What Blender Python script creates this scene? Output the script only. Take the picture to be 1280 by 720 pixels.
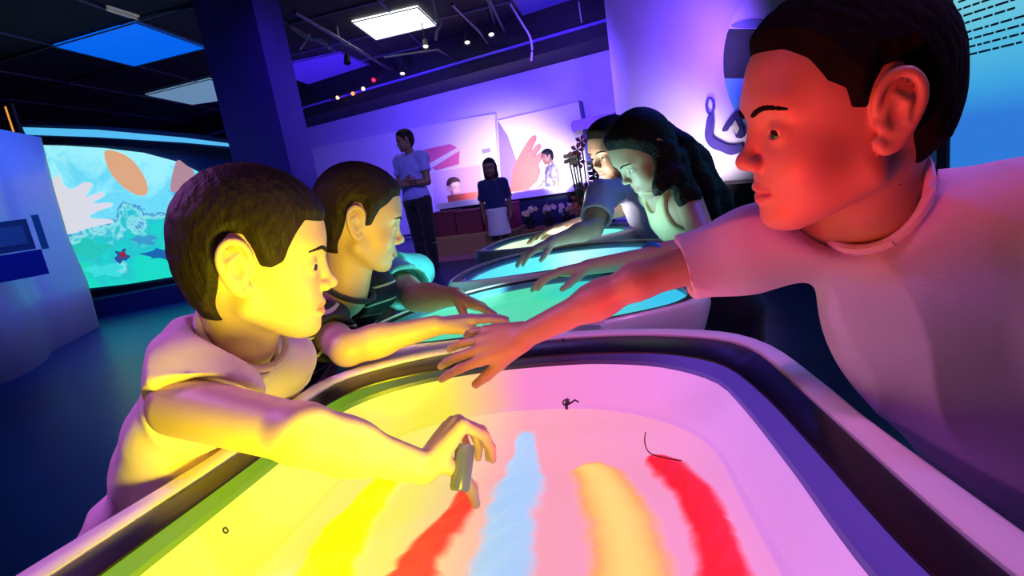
import bpy, math, random
import numpy as np
from mathutils import Vector, Matrix
random.seed(7); rng=np.random.default_rng(7)
for o in list(bpy.data.objects): bpy.data.objects.remove(o)
S=bpy.context.scene; COL=S.collection
# ---------------------------------------------------------------- camera
FPX=680.0; CAMH=1.0
_ro=math.radians(8.7); _pi=math.radians(12.2)
FWD=np.array([0,math.cos(_pi),-math.sin(_pi)]); _r0=np.array([1,0,0.]); _u0=np.array([0,math.sin(_pi),math.cos(_pi)])
RGT=math.cos(_ro)*_r0-math.sin(_ro)*_u0; UPV=math.sin(_ro)*_r0+math.cos(_ro)*_u0
CAMP=np.array([0,0,CAMH])
cd=bpy.data.cameras.new('camera'); cam=bpy.data.objects.new('camera',cd); COL.objects.link(cam)
cd.sensor_width=36; cd.lens=36*FPX/1280; cd.clip_start=.02; cd.clip_end=60
M=Matrix(((RGT[0],UPV[0],-FWD[0],0),(RGT[1],UPV[1],-FWD[1],0),(RGT[2],UPV[2],-FWD[2],CAMH),(0,0,0,1)))
cam.matrix_world=M; S.camera=cam
S.view_settings.view_transform='Standard'; S.view_settings.look='None'; S.view_settings.gamma=1; S.view_settings.exposure=0
S.view_settings.use_curve_mapping=False
# ---------------------------------------------------------------- world and lamps
w=bpy.data.worlds.new('world'); S.world=w; w.use_nodes=True
bg=w.node_tree.nodes['Background']; bg.inputs[0].default_value=(.05,.06,.35,1); bg.inputs[1].default_value=.035
def at(px,py,D):
    """point of the place seen at a pixel of the 1280x720 photograph, D metres in front of the lens"""
    return CAMP+(FWD+RGT*(px-640)/FPX-UPV*(py-360)/FPX)*D
def onz(px,py,z):
    d=FWD+RGT*(px-640)/FPX-UPV*(py-360)/FPX; return CAMP+d*((z-CAMH)/d[2])
def lamp(kind,name,loc,color,power,size=.1,to=None,spot=60,blend=.6,size_y=None):
    l=bpy.data.lights.new(name,kind); l.color=color; l.energy=power
    if kind=='AREA':
        l.size=size
        if size_y: l.shape='RECTANGLE'; l.size_y=size_y
    else: l.shadow_soft_size=size
    if kind=='SPOT': l.spot_size=math.radians(spot); l.spot_blend=1.0
    o=bpy.data.objects.new(name,l); COL.objects.link(o); o.location=loc
    if to is not None: o.rotation_euler=(Vector(to)-Vector(loc)).to_track_quat('-Z','Y').to_euler()
    return o
exec_lights=None
LAMPS=[
 # unseen fill spots added over the basins to strengthen their glow on people
 ('SPOT','yellow_fill_spot',(-.06,.30,.70),(1,.90,0),20,.05,(-.32,.58,.88),110),
 ('SPOT','yellow_fill_spot_near',(-.20,.33,.71),(1,.88,0),2.6,.04,(-.34,.52,.84),100),
 ('SPOT','yellow_fill_spot_back',(-.20,.74,.71),(1,.85,0),3.4,.03,(-.22,1.0,.80),120),
 ('SPOT','red_fill_spot',(-.04,.36,.73),(1,.008,.01),10,.04,(.30,.48,1.03),54),
 ('SPOT','red_fill_spot_back',(.03,.48,.70),(1,.006,.05),2.8,.04,(.07,.74,.80),120),
 ('SPOT','green_fill_spot',(-.02,1.16,.71),(.1,1,.75),3.2,.06,(-.25,1.12,.93),110),
 ('SPOT','cyan_fill_spot',(.22,1.63,.71),(.35,.9,.85),6,.06,(.45,1.63,.95),110),
 ('SPOT','far_fill_spot',(.20,2.15,.71),(1,.95,.8),16,.06,(.42,2.15,1.0),110),
 # track lights, mixed with unseen fill spots added to tint people and table
 ('SPOT','blue_track_lamp_left',(-3.2,5.2,2.85),(.03,.12,1),160,.1,(-4.2,6.0,0),110),
 ('SPOT','lilac_fill_spot_left',(-1.6,1.15,1.9),(.80,.25,1),70,.1,(-.52,.66,.84),38),  # unseen fill added to turn the left boy's back lilac
 ('SPOT','soft_fill_spot_table',(.1,-.2,2.8),(1,.70,.85),9,.3,(0,.4,.7),60),  # unseen soft fill added to lift the white table shells
 ('SPOT','violet_track_lamp_visitors',(-.2,3.2,2.8),(.40,.30,1),200,.2,(-.9,6.2,.9),60),
 ('SPOT','blue_track_lamp_floor',(-2.0,2.8,2.85),(.01,.06,1),32,.1,(-2.2,2.9,0),120),
 ('SPOT','violet_track_lamp_child',(-1.9,.7,2.7),(.50,.10,1),45,.1,(-.5,.6,.7),50),
 ('SPOT','mauve_fill_spot_right',(1.2,.1,2.7),(1,.26,.95),62,.15,(.45,.55,.9),60),  # unseen fill added for mauve on the right boy's shirt
 ('SPOT','turquoise_fill_spot',(.0,1.38,.72),(.3,1,.9),8,.05,(-.30,1.45,.84),110),  # unseen fill added to brighten the turquoise tee
 ('SPOT','blue_shoulder_fill',(1.5,.7,2.4),(.25,.2,1),34,.1,(.62,.5,.85),45),  # unseen fill added for blue-violet on the right boy's shoulder
 ('SPOT','violet_hair_lamp',(1.6,2.6,2.6),(.05,.08,1),70,.1,(.5,1.65,1.0),40),
 ('SPOT','blue_hair_lamp',(1.5,1.8,2.0),(.02,.1,1),8,.1,(.42,.5,1.0),40),
]
for L in LAMPS:
    kind,name,loc,c,p,sz,to=L[:7]; lamp(kind,name,loc,c,p,sz,to,spot=(L[7] if len(L)>7 else 60))
# ---------------------------------------------------------------- materials
MC={}
def mat(name,color=(.5,.5,.5),rough=.6,metal=0,emit=None,es=0,noise=0,nscale=8,bump=0,bscale=60,spec=.5,sheen=0,trans=0,coat=0,stretch=None,attr=None):
    if name in MC: return MC[name]
    m=bpy.data.materials.new(name); m.use_nodes=True; nt=m.node_tree; N=nt.nodes; b=N['Principled BSDF']
    b.inputs['Base Color'].default_value=(*color,1); b.inputs['Roughness'].default_value=rough; b.inputs['Metallic'].default_value=metal
    b.inputs['Specular IOR Level'].default_value=spec; b.inputs['Coat Weight'].default_value=coat
    if sheen: b.inputs['Sheen Weight'].default_value=sheen
    if trans: b.inputs['Transmission Weight'].default_value=trans
    if emit: b.inputs['Emission Color'].default_value=(*emit,1); b.inputs['Emission Strength'].default_value=es
    tc=N.new('ShaderNodeTexCoord'); mp=N.new('ShaderNodeMapping'); nt.links.new(tc.outputs['Object'],mp.inputs[0])
    if stretch: mp.inputs['Scale'].default_value=stretch
    if noise or attr:
        n=N.new('ShaderNodeTexNoise'); n.inputs['Scale'].default_value=nscale; n.inputs['Detail'].default_value=4
        nt.links.new(mp.outputs[0],n.inputs['Vector'])
        r=N.new('ShaderNodeMapRange'); r.inputs['From Min'].default_value=.3; r.inputs['From Max'].default_value=.7
        r.inputs['To Min'].default_value=1-noise; r.inputs['To Max'].default_value=1+noise
        nt.links.new(n.outputs['Fac'],r.inputs[0])
        mx=N.new('ShaderNodeVectorMath'); mx.operation='SCALE'; mx.inputs[0].default_value=color
        nt.links.new(r.outputs[0],mx.inputs['Scale'])
        out=mx.outputs[0]
        if attr:
            a=N.new('ShaderNodeAttribute'); a.attribute_name='tint'
            m2=N.new('ShaderNodeMix'); m2.data_type='RGBA'; nt.links.new(a.outputs['Fac'],m2.inputs['Factor'])
            nt.links.new(out,m2.inputs['A']); m2.inputs['B'].default_value=(*attr,1); out=m2.outputs['Result']
        nt.links.new(out,b.inputs['Base Color'])
    if bump:
        n2=N.new('ShaderNodeTexNoise'); n2.inputs['Scale'].default_value=bscale; n2.inputs['Detail'].default_value=3
        nt.links.new(mp.outputs[0],n2.inputs['Vector'])
        bp=N.new('ShaderNodeBump'); bp.inputs['Strength'].default_value=bump; bp.inputs['Distance'].default_value=.004
        nt.links.new(n2.outputs['Fac'],bp.inputs['Height']); nt.links.new(bp.outputs[0],b.inputs['Normal'])
    MC[name]=m; return m
# ---------------------------------------------------------------- object helpers
def mesh_obj(name,V,F,m=None,parent=None,smooth=False,mats=None,mi=None,attr=None,sharp=0):
    me=bpy.data.meshes.new(name)
    V=np.asarray(V,dtype=float)
    me.from_pydata([tuple(v) for v in V] if len(V)<5000 else V.tolist(),[],F if isinstance(F,list) else F.tolist())
    if mats:
        for q in mats: me.materials.append(q)
    elif m: me.materials.append(m)
    if mi is not None: me.polygons.foreach_set('material_index',np.asarray(mi,dtype=np.int32))
    if smooth: me.polygons.foreach_set('use_smooth',np.ones(len(me.polygons),dtype=bool))
    if attr is not None:
        a=me.attributes.new('tint','FLOAT','POINT'); a.data.foreach_set('value',np.asarray(attr,dtype=np.float32))
    me.update()
    if sharp: me.set_sharp_from_angle(angle=math.radians(sharp))
    o=bpy.data.objects.new(name,me); COL.objects.link(o)
    if parent: o.parent=parent; o.matrix_parent_inverse=parent.matrix_basis.inverted()
    return o
def tag(o,label=None,cat=None,group=None,kind=None):
    if label: o['label']=label
    if cat: o['category']=cat
    if group: o['group']=group
    if kind: o['kind']=kind
    return o
def empty(name,loc,label=None,cat=None,group=None,kind=None):
    o=bpy.data.objects.new(name,None); COL.objects.link(o); o.location=tuple(loc); o.empty_display_size=.05
    return tag(o,label,cat,group,kind)
class MB:
    def __init__(s): s.V=[]; s.F=[]
    def add(s,V,F):
        n=len(s.V); s.V+= [tuple(v) for v in V]; s.F+=[tuple(i+n for i in f) for f in F]; return s
    def box(s,c,size,R=None,bev=0):
        c=np.array(c,float); h=np.array(size,float)/2; R=np.eye(3) if R is None else np.array(R)
        if bev<=0: bev=min(h)*.12
        b=min(bev,min(h)*.9)
        V=[];
        # bevelled box: 24 verts
        idx={}
        for sx in (-1,1):
            for sy in (-1,1):
                for sz in (-1,1):
                    for ax in range(3):
                        p=np.array([sx*h[0],sy*h[1],sz*h[2]])
                        for k in range(3):
                            if k!=ax: p[k]-=(sx,sy,sz)[k]*b
                        idx[(sx,sy,sz,ax)]=len(V); V.append(c+R@p)
        F=[]
        sg=[(-1,-1),(1,-1),(1,1),(-1,1)]
        for ax in range(3):
            o=[k for k in range(3) if k!=ax]
            for s_ in (-1,1):
                f=[]
                for a,b2 in sg:
                    t=[0,0,0]; t[ax]=s_; t[o[0]]=a; t[o[1]]=b2; f.append(idx[(*t,ax)])
                F.append(f if (s_>0)^(ax==1) else f[::-1])
        for ax in range(3):
            o=[k for k in range(3) if k!=ax]
            for a,b2 in sg:
                t0=[0,0,0]; t1=[0,0,0]; t0[ax]=-1;t1[ax]=1
                for t in (t0,t1): t[o[0]]=a; t[o[1]]=b2
                F.append([idx[(*t0,o[0])],idx[(*t1,o[0])],idx[(*t1,o[1])],idx[(*t0,o[1])]])
        for sx in (-1,1):
            for sy in (-1,1):
                for sz in (-1,1): F.append([idx[(sx,sy,sz,0)],idx[(sx,sy,sz,1)],idx[(sx,sy,sz,2)]])
        return s.add(V,F)
    def tube(s,pts,r,n=8,cap=True):
        P=[np.array(p,float) for p in pts]; rr=r if hasattr(r,'__len__') else [r]*len(P)
        V=[];F=[]; up=np.array([.13,.21,.97])
        for i,p in enumerate(P):
            d=P[min(i+1,len(P)-1)]-P[max(i-1,0)]; d/=np.linalg.norm(d)+1e-9
            a=np.cross(up,d)
            if np.linalg.norm(a)<.05: a=np.cross(np.array([1,0,0.]),d)
            a/=np.linalg.norm(a); b=np.cross(d,a)
            for k in range(n):
                t=2*math.pi*k/n; V.append(p+rr[i]*(a*math.cos(t)+b*math.sin(t)))
        for i in range(len(P)-1):
            for k in range(n):
                F.append((i*n+k,i*n+(k+1)%n,(i+1)*n+(k+1)%n,(i+1)*n+k))
        if cap: F.append(tuple(range(n))[::-1]); F.append(tuple((len(P)-1)*n+k for k in range(n)))
        return s.add(V,F)
    def lathe(s,prof,c,axis=(0,0,1),n=24):
        ax=np.array(axis,float); ax/=np.linalg.norm(ax); a=np.cross(ax,[0.3,.9,.1]); a/=np.linalg.norm(a); b=np.cross(ax,a); c=np.array(c,float)
        V=[];F=[]
        for (r,z) in prof:
            for k in range(n):
                t=2*math.pi*k/n; V.append(c+ax*z+max(r,1e-4)*(a*math.cos(t)+b*math.sin(t)))
        for i in range(len(prof)-1):
            for k in range(n): F.append((i*n+k,i*n+(k+1)%n,(i+1)*n+(k+1)%n,(i+1)*n+k))
        return s.add(V,F)
    def prism(s,pts,off):
        n=len(pts); P=[np.array(p,float) for p in pts]; off=np.array(off,float)
        V=P+[p+off for p in P]
        F=[tuple(range(n))[::-1],tuple(range(n,2*n))]+[(i,(i+1)%n,n+(i+1)%n,n+i) for i in range(n)]
        return s.add(V,F)
    def build(s,name,m,parent=None,smooth=False,**k): return mesh_obj(name,s.V,s.F,m,parent,smooth,sharp=38 if smooth else 0,**k)
def catmull(P,n=8,closed=True):
    P=[np.array(p,float) for p in P]; out=[]; N=len(P)
    rng_=range(N) if closed else range(N-1)
    for i in rng_:
        if closed: a,b,c,d=P[i-1],P[i],P[(i+1)%N],P[(i+2)%N]
        else: a,b,c,d=P[max(i-1,0)],P[i],P[i+1],P[min(i+2,N-1)]
        for k in range(n):
            t=k/n; out.append(.5*((2*b)+(-a+c)*t+(2*a-5*b+4*c-d)*t*t+(-a+3*b-3*c+d)*t**3))
    if not closed: out.append(P[-1])
    return out
# ---------------------------------------------------------------- sculpting by distance fields
def nrm(v): v=np.asarray(v,float); return v/(np.linalg.norm(v)+1e-12)
class Sculpt:
    """adds soft-blended round cones and ellipsoids and turns the result into one smooth skin"""
    def __init__(s): s.ops=[]
    def cone(s,a,b,ra,rb=None,k=.01,sub=False,cap=False):
        s.ops.append(('c',np.array(a,float),np.array(b,float),ra,ra if rb is None else rb,k,sub,cap)); return s
    def ell(s,c,r,R=None,k=.01,sub=False):
        r=np.array(r if hasattr(r,'__len__') else (r,r,r),float)
        s.ops.append(('e',np.array(c,float),r,np.eye(3) if R is None else np.array(R,float),None,k,sub,False)); return s
    def fn(s,f,lo,hi,k=.001,mode='max'):
        s.ops.append(('f',f,np.array(lo,float),np.array(hi,float),mode,k,None,None)); return s
    def bounds(s):
        lo=np.full(3,1e9);hi=-lo
        for o in s.ops:
            if o[0]=='c' and not o[6]:
                m=max(o[3],o[4]); lo=np.minimum(lo,np.minimum(o[1],o[2])-m); hi=np.maximum(hi,np.maximum(o[1],o[2])+m)
            if o[0]=='e' and not o[6]:
                m=max(o[2]); lo=np.minimum(lo,o[1]-m); hi=np.maximum(hi,o[1]+m)
        return lo,hi
    def mesh(s,h):
        lo,hi=s.bounds(); lo=lo-3*h-.006; hi=hi+3*h+.006
        n=np.ceil((hi-lo)/h).astype(int)+1
        F=np.full(n,.05,dtype=np.float32)
        for o in s.ops:
            k=o[5]
            if o[0]=='c': m=max(o[3],o[4])+k+2*h+.004; a=np.minimum(o[1],o[2])-m; b=np.maximum(o[1],o[2])+m
            elif o[0]=='e': m=max(o[2])+k+2*h+.004; a=o[1]-m; b=o[1]+m
            else: a,b=o[2],o[3]
            i0=np.clip(np.floor((a-lo)/h).astype(int),0,n); i1=np.clip(np.ceil((b-lo)/h).astype(int)+1,0,n)
            if np.any(i1<=i0): continue
            xs=[(lo[q]+h*np.arange(i0[q],i1[q])).astype(np.float32) for q in range(3)]
            X,Y,Z=np.meshgrid(*xs,indexing='ij',sparse=True)
            sl=tuple(slice(i0[q],i1[q]) for q in range(3)); G=F[sl]
            if o[0]=='c':
                A=o[1];D=o[2]-o[1];L2=float(D@D)+1e-12
                px,py,pz=X-A[0],Y-A[1],Z-A[2]
                t=(px*D[0]+py*D[1]+pz*D[2])/L2
                tc=np.clip(t,0,1) if not o[7] else t
                d=np.sqrt((px-tc*D[0])**2+(py-tc*D[1])**2+(pz-tc*D[2])**2)-(o[3]+(o[4]-o[3])*np.clip(t,0,1))
                if o[7]: d=np.maximum(d,np.maximum((t-1),(-t))*math.sqrt(L2))
            elif o[0]=='e':
                R=o[3];c=o[1];r=o[2]
                px,py,pz=X-c[0],Y-c[1],Z-c[2]
                q=[px*R[0,i]+py*R[1,i]+pz*R[2,i] for i in range(3)]
                k0=np.sqrt(sum((q[i]/r[i])**2 for i in range(3))); k1=np.sqrt(sum((q[i]/r[i]**2)**2 for i in range(3)))
                d=k0*(k0-1)/(k1+1e-6)
            else:
                d=o[1](X,Y,Z)
                if o[4]=='max': F[sl]=np.maximum(G,d)
                elif o[4]=='add': F[sl]=G+d
                else: F[sl]=d
                continue
            if o[6]:
                d=-d; hh=np.maximum(k-np.abs(G-d),0)/max(k,1e-6); F[sl]=np.maximum(G,d)+hh*hh*k/4
            else:
                hh=np.maximum(k-np.abs(G-d),0)/max(k,1e-6); F[sl]=np.minimum(G,d)-hh*hh*k/4
        return surfnet(F,lo,h)
def surfnet(F,lo,h):
    n=F.shape; I=F<0
    def cn(A,dx,dy,dz): return A[dx:n[0]-1+dx,dy:n[1]-1+dy,dz:n[2]-1+dz]
    C=[(a,b,c) for a in (0,1) for b in (0,1) for c in (0,1)]
    cnt=sum(cn(I,*c).astype(np.int8) for c in C); act=(cnt>0)&(cnt<8)
    ids=np.argwhere(act); N=len(ids)
    vals=np.stack([cn(F,*c)[act] for c in C],1).astype(np.float64)
    acc=np.zeros((N,3)); num=np.zeros(N)
    for i,a in enumerate(C):
        for j,b in enumerate(C):
            if j<=i or sum(abs(np.array(a)-np.array(b)))!=1: continue
            v0,v1=vals[:,i],vals[:,j]; m=(v0<0)!=(v1<0)
            t=np.where(m,v0/np.where(m,v0-v1,1),0)
            P=np.array(a)[None]+t[:,None]*(np.array(b)-np.array(a))[None]
            acc+=P*m[:,None]; num+=m
    V=lo+h*(ids+acc/num[:,None])
    vid=np.full(act.shape,-1,dtype=np.int64); vid[act]=np.arange(N)
    Q=[]
    for ax in range(3):
        s0=[slice(None)]*3; s1=[slice(None)]*3; s0[ax]=slice(0,-1); s1[ax]=slice(1,None)
        A=I[tuple(s0)];B=I[tuple(s1)]; e=np.argwhere(A!=B)
        o=[k for k in range(3) if k!=ax]
        ok=(e[:,o[0]]>0)&(e[:,o[1]]>0)&(e[:,o[0]]<n[o[0]]-1)&(e[:,o[1]]<n[o[1]]-1); e=e[ok]
        ins=A[e[:,0],e[:,1],e[:,2]]
        def g(d0,d1):
            q=e.copy(); q[:,o[0]]-=d0; q[:,o[1]]-=d1; return vid[q[:,0],q[:,1],q[:,2]]
        f=np.stack([g(1,1),g(0,1),g(0,0),g(1,0)],1)
        flip=ins if ax!=1 else ~ins
        f[~flip]=f[~flip][:,::-1]
        Q.append(f)
    return V,np.concatenate(Q)
def merge(parts):
    Vs=[];Fs=[];n=0
    for V,F in parts: Vs.append(V); Fs.append(F+n); n+=len(V)
    return np.concatenate(Vs),np.concatenate(Fs)
def vnormals(V,F):
    N=np.zeros_like(V); a=V[F[:,2]]-V[F[:,0]]; b=V[F[:,3]]-V[F[:,1]]; c=np.cross(a,b)
    for k in range(4): np.add.at(N,F[:,k],c)
    return N/(np.linalg.norm(N,axis=1,keepdims=True)+1e-12)
def relax(V,F,n=2,f=.5):
    E=np.concatenate([F[:,[0,1]],F[:,[1,2]],F[:,[2,3]],F[:,[3,0]]]); deg=np.zeros(len(V)); np.add.at(deg,E[:,0],1); np.add.at(deg,E[:,1],1)
    for _ in range(n):
        A=np.zeros_like(V); np.add.at(A,E[:,0],V[E[:,1]]); np.add.at(A,E[:,1],V[E[:,0]]); V=V+(A/deg[:,None]-V)*f
    return V
TABLES=[]
def press(V,gap=.006):
    """cloth and bellies give way where they lean on a table edge"""
    V=V.copy()
    for t,ro,c,zt in TABLES:
        d=V[:,:2]-np.array(c); r=np.hypot(d[:,0],d[:,1]); a=np.arctan2(d[:,1],d[:,0]); R=np.interp(a,np.r_[t-2*math.pi,t,t+2*math.pi],np.r_[ro,ro,ro])+gap
        m=(V[:,2]>.50)&(V[:,2]<zt+.012)&(r<R)&(r>R*.45); s_=np.where(m,R/np.maximum(r,1e-6),1); V[:,:2]=np.array(c)+d*s_[:,None]
    return V
def folds(V,F,amp=.002,wl=.04,direction=(0,0,1),seed=0):
    """cloth creases: warped ridges along one direction"""
    r=np.random.default_rng(seed); N=vnormals(V,F); d=nrm(direction); acc=np.zeros(len(V))
    for i in range(3):
        k=nrm(d+r.normal(0,.35,3)); q=nrm(np.cross(k,r.normal(0,1,3)))
        ph=2*math.pi*(V@k)/(wl*(1+.5*i))+1.6*np.sin(2*math.pi*(V@q)/(wl*3.1)+r.uniform(0,6))+r.uniform(0,6)
        mod=.5+.5*np.sin(2*math.pi*(V@nrm(r.normal(0,1,3)))/(wl*4.3)+r.uniform(0,6))
        acc+=(1-np.abs(np.sin(ph/2))**.7*2)*mod/(1+.4*i)
    return V+N*(acc*amp)[:,None]
# ---------------------------------------------------------------- people
def frame(heading,pitch,roll=0):
    a,b,c=[math.radians(q) for q in (heading,pitch,roll)]
    F=np.array([math.cos(a)*math.cos(b),math.sin(a)*math.cos(b),-math.sin(b)]); L=np.array([-math.sin(a),math.cos(a),0]); U=np.cross(F,L)
    L2=L*math.cos(c)+U*math.sin(c); U2=-L*math.sin(c)+U*math.cos(c)
    return np.stack([F,L2,U2],1)
def base_scalp(s,o=0.0,k=.02):
    s.ell((-.010,0,.030),(.092+o,.071+o,.077+o),k=k)
    s.ell((.028,0,.026),(.056+o,.060+o,.056+o),k=.03)
    s.ell((-.030,0,-.012),(.062+o,.056+o,.050+o),k=.03)
    return s
def head_mesh(h,neck_to,neck_r=.045,age=0):
    """canonical head: face to +x, left ear +y, crown +z; age 0 child, 1 adult"""
    s=base_scalp(Sculpt())
    s.ell((.030,0,-.032),(.050,.053,.058),k=.025)
    for y in (-1,1):
        s.ell((.047,.030*y,-.036),(.026,.024,.026),k=.022)
        s.cone((-.004,.050*y,-.050),(.052,.016*y,-.084),.016,.014,k=.024)
        s.ell((.068,.024*y,.018),(.014,.022,.010),k=.02)
    s.ell((.067,0,-.085),(.014,.017,.013),k=.016)
    s.ell((.062,0,-.056),(.022,.025,.024),k=.014)
    for y in (-1,1):
        s.ell((.092,.033*y,-.005),(.017,.017,.0125),k=.014,sub=True)
    s.cone((.078,0,.004),(.0935,0,-.027),.0055,.0068,k=.012)
    s.ell((.0965,0,-.0305),(.0085,.0085,.0075),k=.008)
    for y in (-1,1):
        s.ell((.088,.0105*y,-.0345),(.0082,.0058,.0062),k=.006)
        s.ell((.0925,.0058*y,-.0425),(.0042,.0028,.0030),k=.002,sub=True)
        # lids around the eyeball, then the opening
        s.ell((.0665,.031*y,-.007),(.0140,.0140,.0138),k=.006)
        s.ell((.0810,.0315*y,-.0075),(.0125,.0118,.0038),k=.0015,sub=True)
    # lips
    up=[(.0695,-.0215,-.0605),(.0790,-.011,-.0575),(.0838,-.004,-.0560),(.0832,0,-.0568),(.0838,.004,-.0560),(.0790,.011,-.0575),(.0695,.0215,-.0605)]
    lo=[(.0695,-.0205,-.0625),(.0785,-.011,-.0662),(.0822,0,-.0680),(.0785,.011,-.0662),(.0695,.0205,-.0625)]
    for i in range(6): s.cone(up[i],up[i+1],.0036,.0036,k=.004)
    for i in range(4): s.cone(lo[i],lo[i+1],.0042 if i in(1,2) else .0035,.0042 if i in(0,1,2) else .0035,k=.004)
    sl=[(.0730,-.0220,-.0618),(.0835,-.011,-.0615),(.0885,0,-.0620),(.0835,.011,-.0615),(.0730,.0220,-.0618)]
    for i in range(4): s.cone(sl[i],sl[i+1],.0012,.0012,k=.0025,sub=True)
    # ears
    for y in (-1,1):
        c=np.array([-.010,.0685*y,-.006])
        def E(a,b,o): return c+np.array([a,o*y,b])
        s.ell(E(-.004,.002,.006),(.016,.006,.026),R=frame(-14*y,0)@frame(0,-8),k=.008)
        rim=[E(.011,.004,.001),E(.012,.018,.006),E(.003,.030,.010),E(-.010,.031,.0135),E(-.019,.021,.0155),E(-.020,.006,.0145),E(-.014,-.010,.010),E(-.005,-.022,.006),E(.004,-.026,.003),E(.009,-.020,.001)]
        rim=catmull(rim,4,False)
        for i in range(len(rim)-1):
            r=.0034 if i<22 else .0034+.0014*min(1,(i-22)/5)
            s.cone(rim[i],rim[i+1],r,r,k=.003)
        s.ell(E(.000,-.002,.015),(.0085,.0085,.013),k=.003,sub=True)
        s.ell(E(-.004,.017,.0175),(.009,.006,.009),k=.003,sub=True)
        ant=[E(-.001,.016,.009),E(-.0105,.008,.0125),E(-.010,-.006,.011),E(-.003,-.013,.007)]
        for i in range(3): s.cone(ant[i],ant[i+1],.0024,.0026,k=.003)
        s.ell(E(.0095,-.006,.003),(.0035,.004,.005),k=.003)
    s.cone((-.026,0,-.040),neck_to,neck_r,neck_r*1.06,k=.022)
    V,F=s.mesh(h)
    x,y,z=V[:,0],V[:,1],V[:,2]
    zt=-.0535-.10*np.abs(y); zb=-.0735+.38*np.abs(y)
    t=np.clip((x-.066)/.006,0,1)*np.clip((.0225-np.abs(y))/.003,0,1)*np.clip((zt-z)/.002+.3,0,1)*np.clip((z-zb)/.002+.3,0,1)
    return V,F,t
def poly_sd(X,Z,P):
    """positive inside distance to a polygon in x,z"""
    X,Z=np.broadcast_arrays(X,Z); d=np.full(X.shape,1e9,dtype=np.float32); ins=np.zeros(X.shape,bool); n=len(P)
    for i in range(n):
        ax,az=P[i];bx,bz=P[(i+1)%n]; ex,ez=bx-ax,bz-az; wx,wz=X-ax,Z-az
        t=np.clip((wx*ex+wz*ez)/(ex*ex+ez*ez),0,1); d=np.minimum(d,(wx-t*ex)**2+(wz-t*ez)**2)
        c=((az>Z)!=(bz>Z))&(X<(bx-ax)*(Z-az)/(bz-az+1e-12)+ax); ins^=c
    return np.where(ins,np.sqrt(d),-np.sqrt(d))
HAIRLINE=[(.12,.070),(.074,.064),(.056,.058),(.046,.044),(.032,.038),(.022,.022),(.019,.000),(.006,-.002),(.004,.020),(-.004,.034),(-.020,.036),(-.034,.020),(-.036,-.012),(-.040,-.030),(-.050,-.064),(-.14,-.064),(-.14,.14),(.12,.14)]
def hair_mesh(h,thick=.009,line=HAIRLINE,seed=1,rough=.0006):
    s=base_scalp(Sculpt(),.0005)
    s.cone((-.026,0,-.030),(-.030,0,-.075),.0462,.0455,k=.022)
    def f(X,Y,Z):
        ins=poly_sd(X,Z,line); t=np.clip(.55*ins,-.006,thick)
        n=rough*(np.sin(X*300+6*np.sin(Z*55)+Y*330)*np.sin(Z*90+Y*120+3*np.sin(X*70)))
        return -(t+n*np.clip(ins/.01,0,1)).astype(np.float32)
    s.fn(f,(-1,-1,-1),(1,1,1),mode='add')
    s.fn(lambda X,Y,Z:np.broadcast_to(-.070-Z,np.broadcast(X,Y,Z).shape)+0*X,(-1,-1,-1),(1,1,1),mode='max')
    return s.mesh(h)
def eye_mesh():
    V=[];F=[];mi=[]; n=20; r=.0126
    ang=[0,9,15,28,33,45,70,100,135,180]
    for a in ang:
        t=math.radians(a); rr=r+(.0006 if a<26 else 0)
        for k in range(n):
            p=2*math.pi*k/n; V.append((rr*math.cos(t),rr*math.sin(t)*math.cos(p)+1e-6*k,rr*math.sin(t)*math.sin(p)))
    for i in range(len(ang)-1):
        for k in range(n): F.append((i*n+k,i*n+(k+1)%n,(i+1)*n+(k+1)%n,(i+1)*n+k)); mi.append(1 if i<2 else 2 if i<4 else 0)
    return V,F,mi
EYEM=[mat('eye_white',(.78,.76,.72),.15,coat=.6),mat('pupil',(.004,.004,.004),.08,coat=1),mat('brown_iris',(.035,.015,.006),.1,coat=1)]
def put(V,O,R,s): return np.asarray(O)+s*(np.asarray(V)@R.T)
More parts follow.
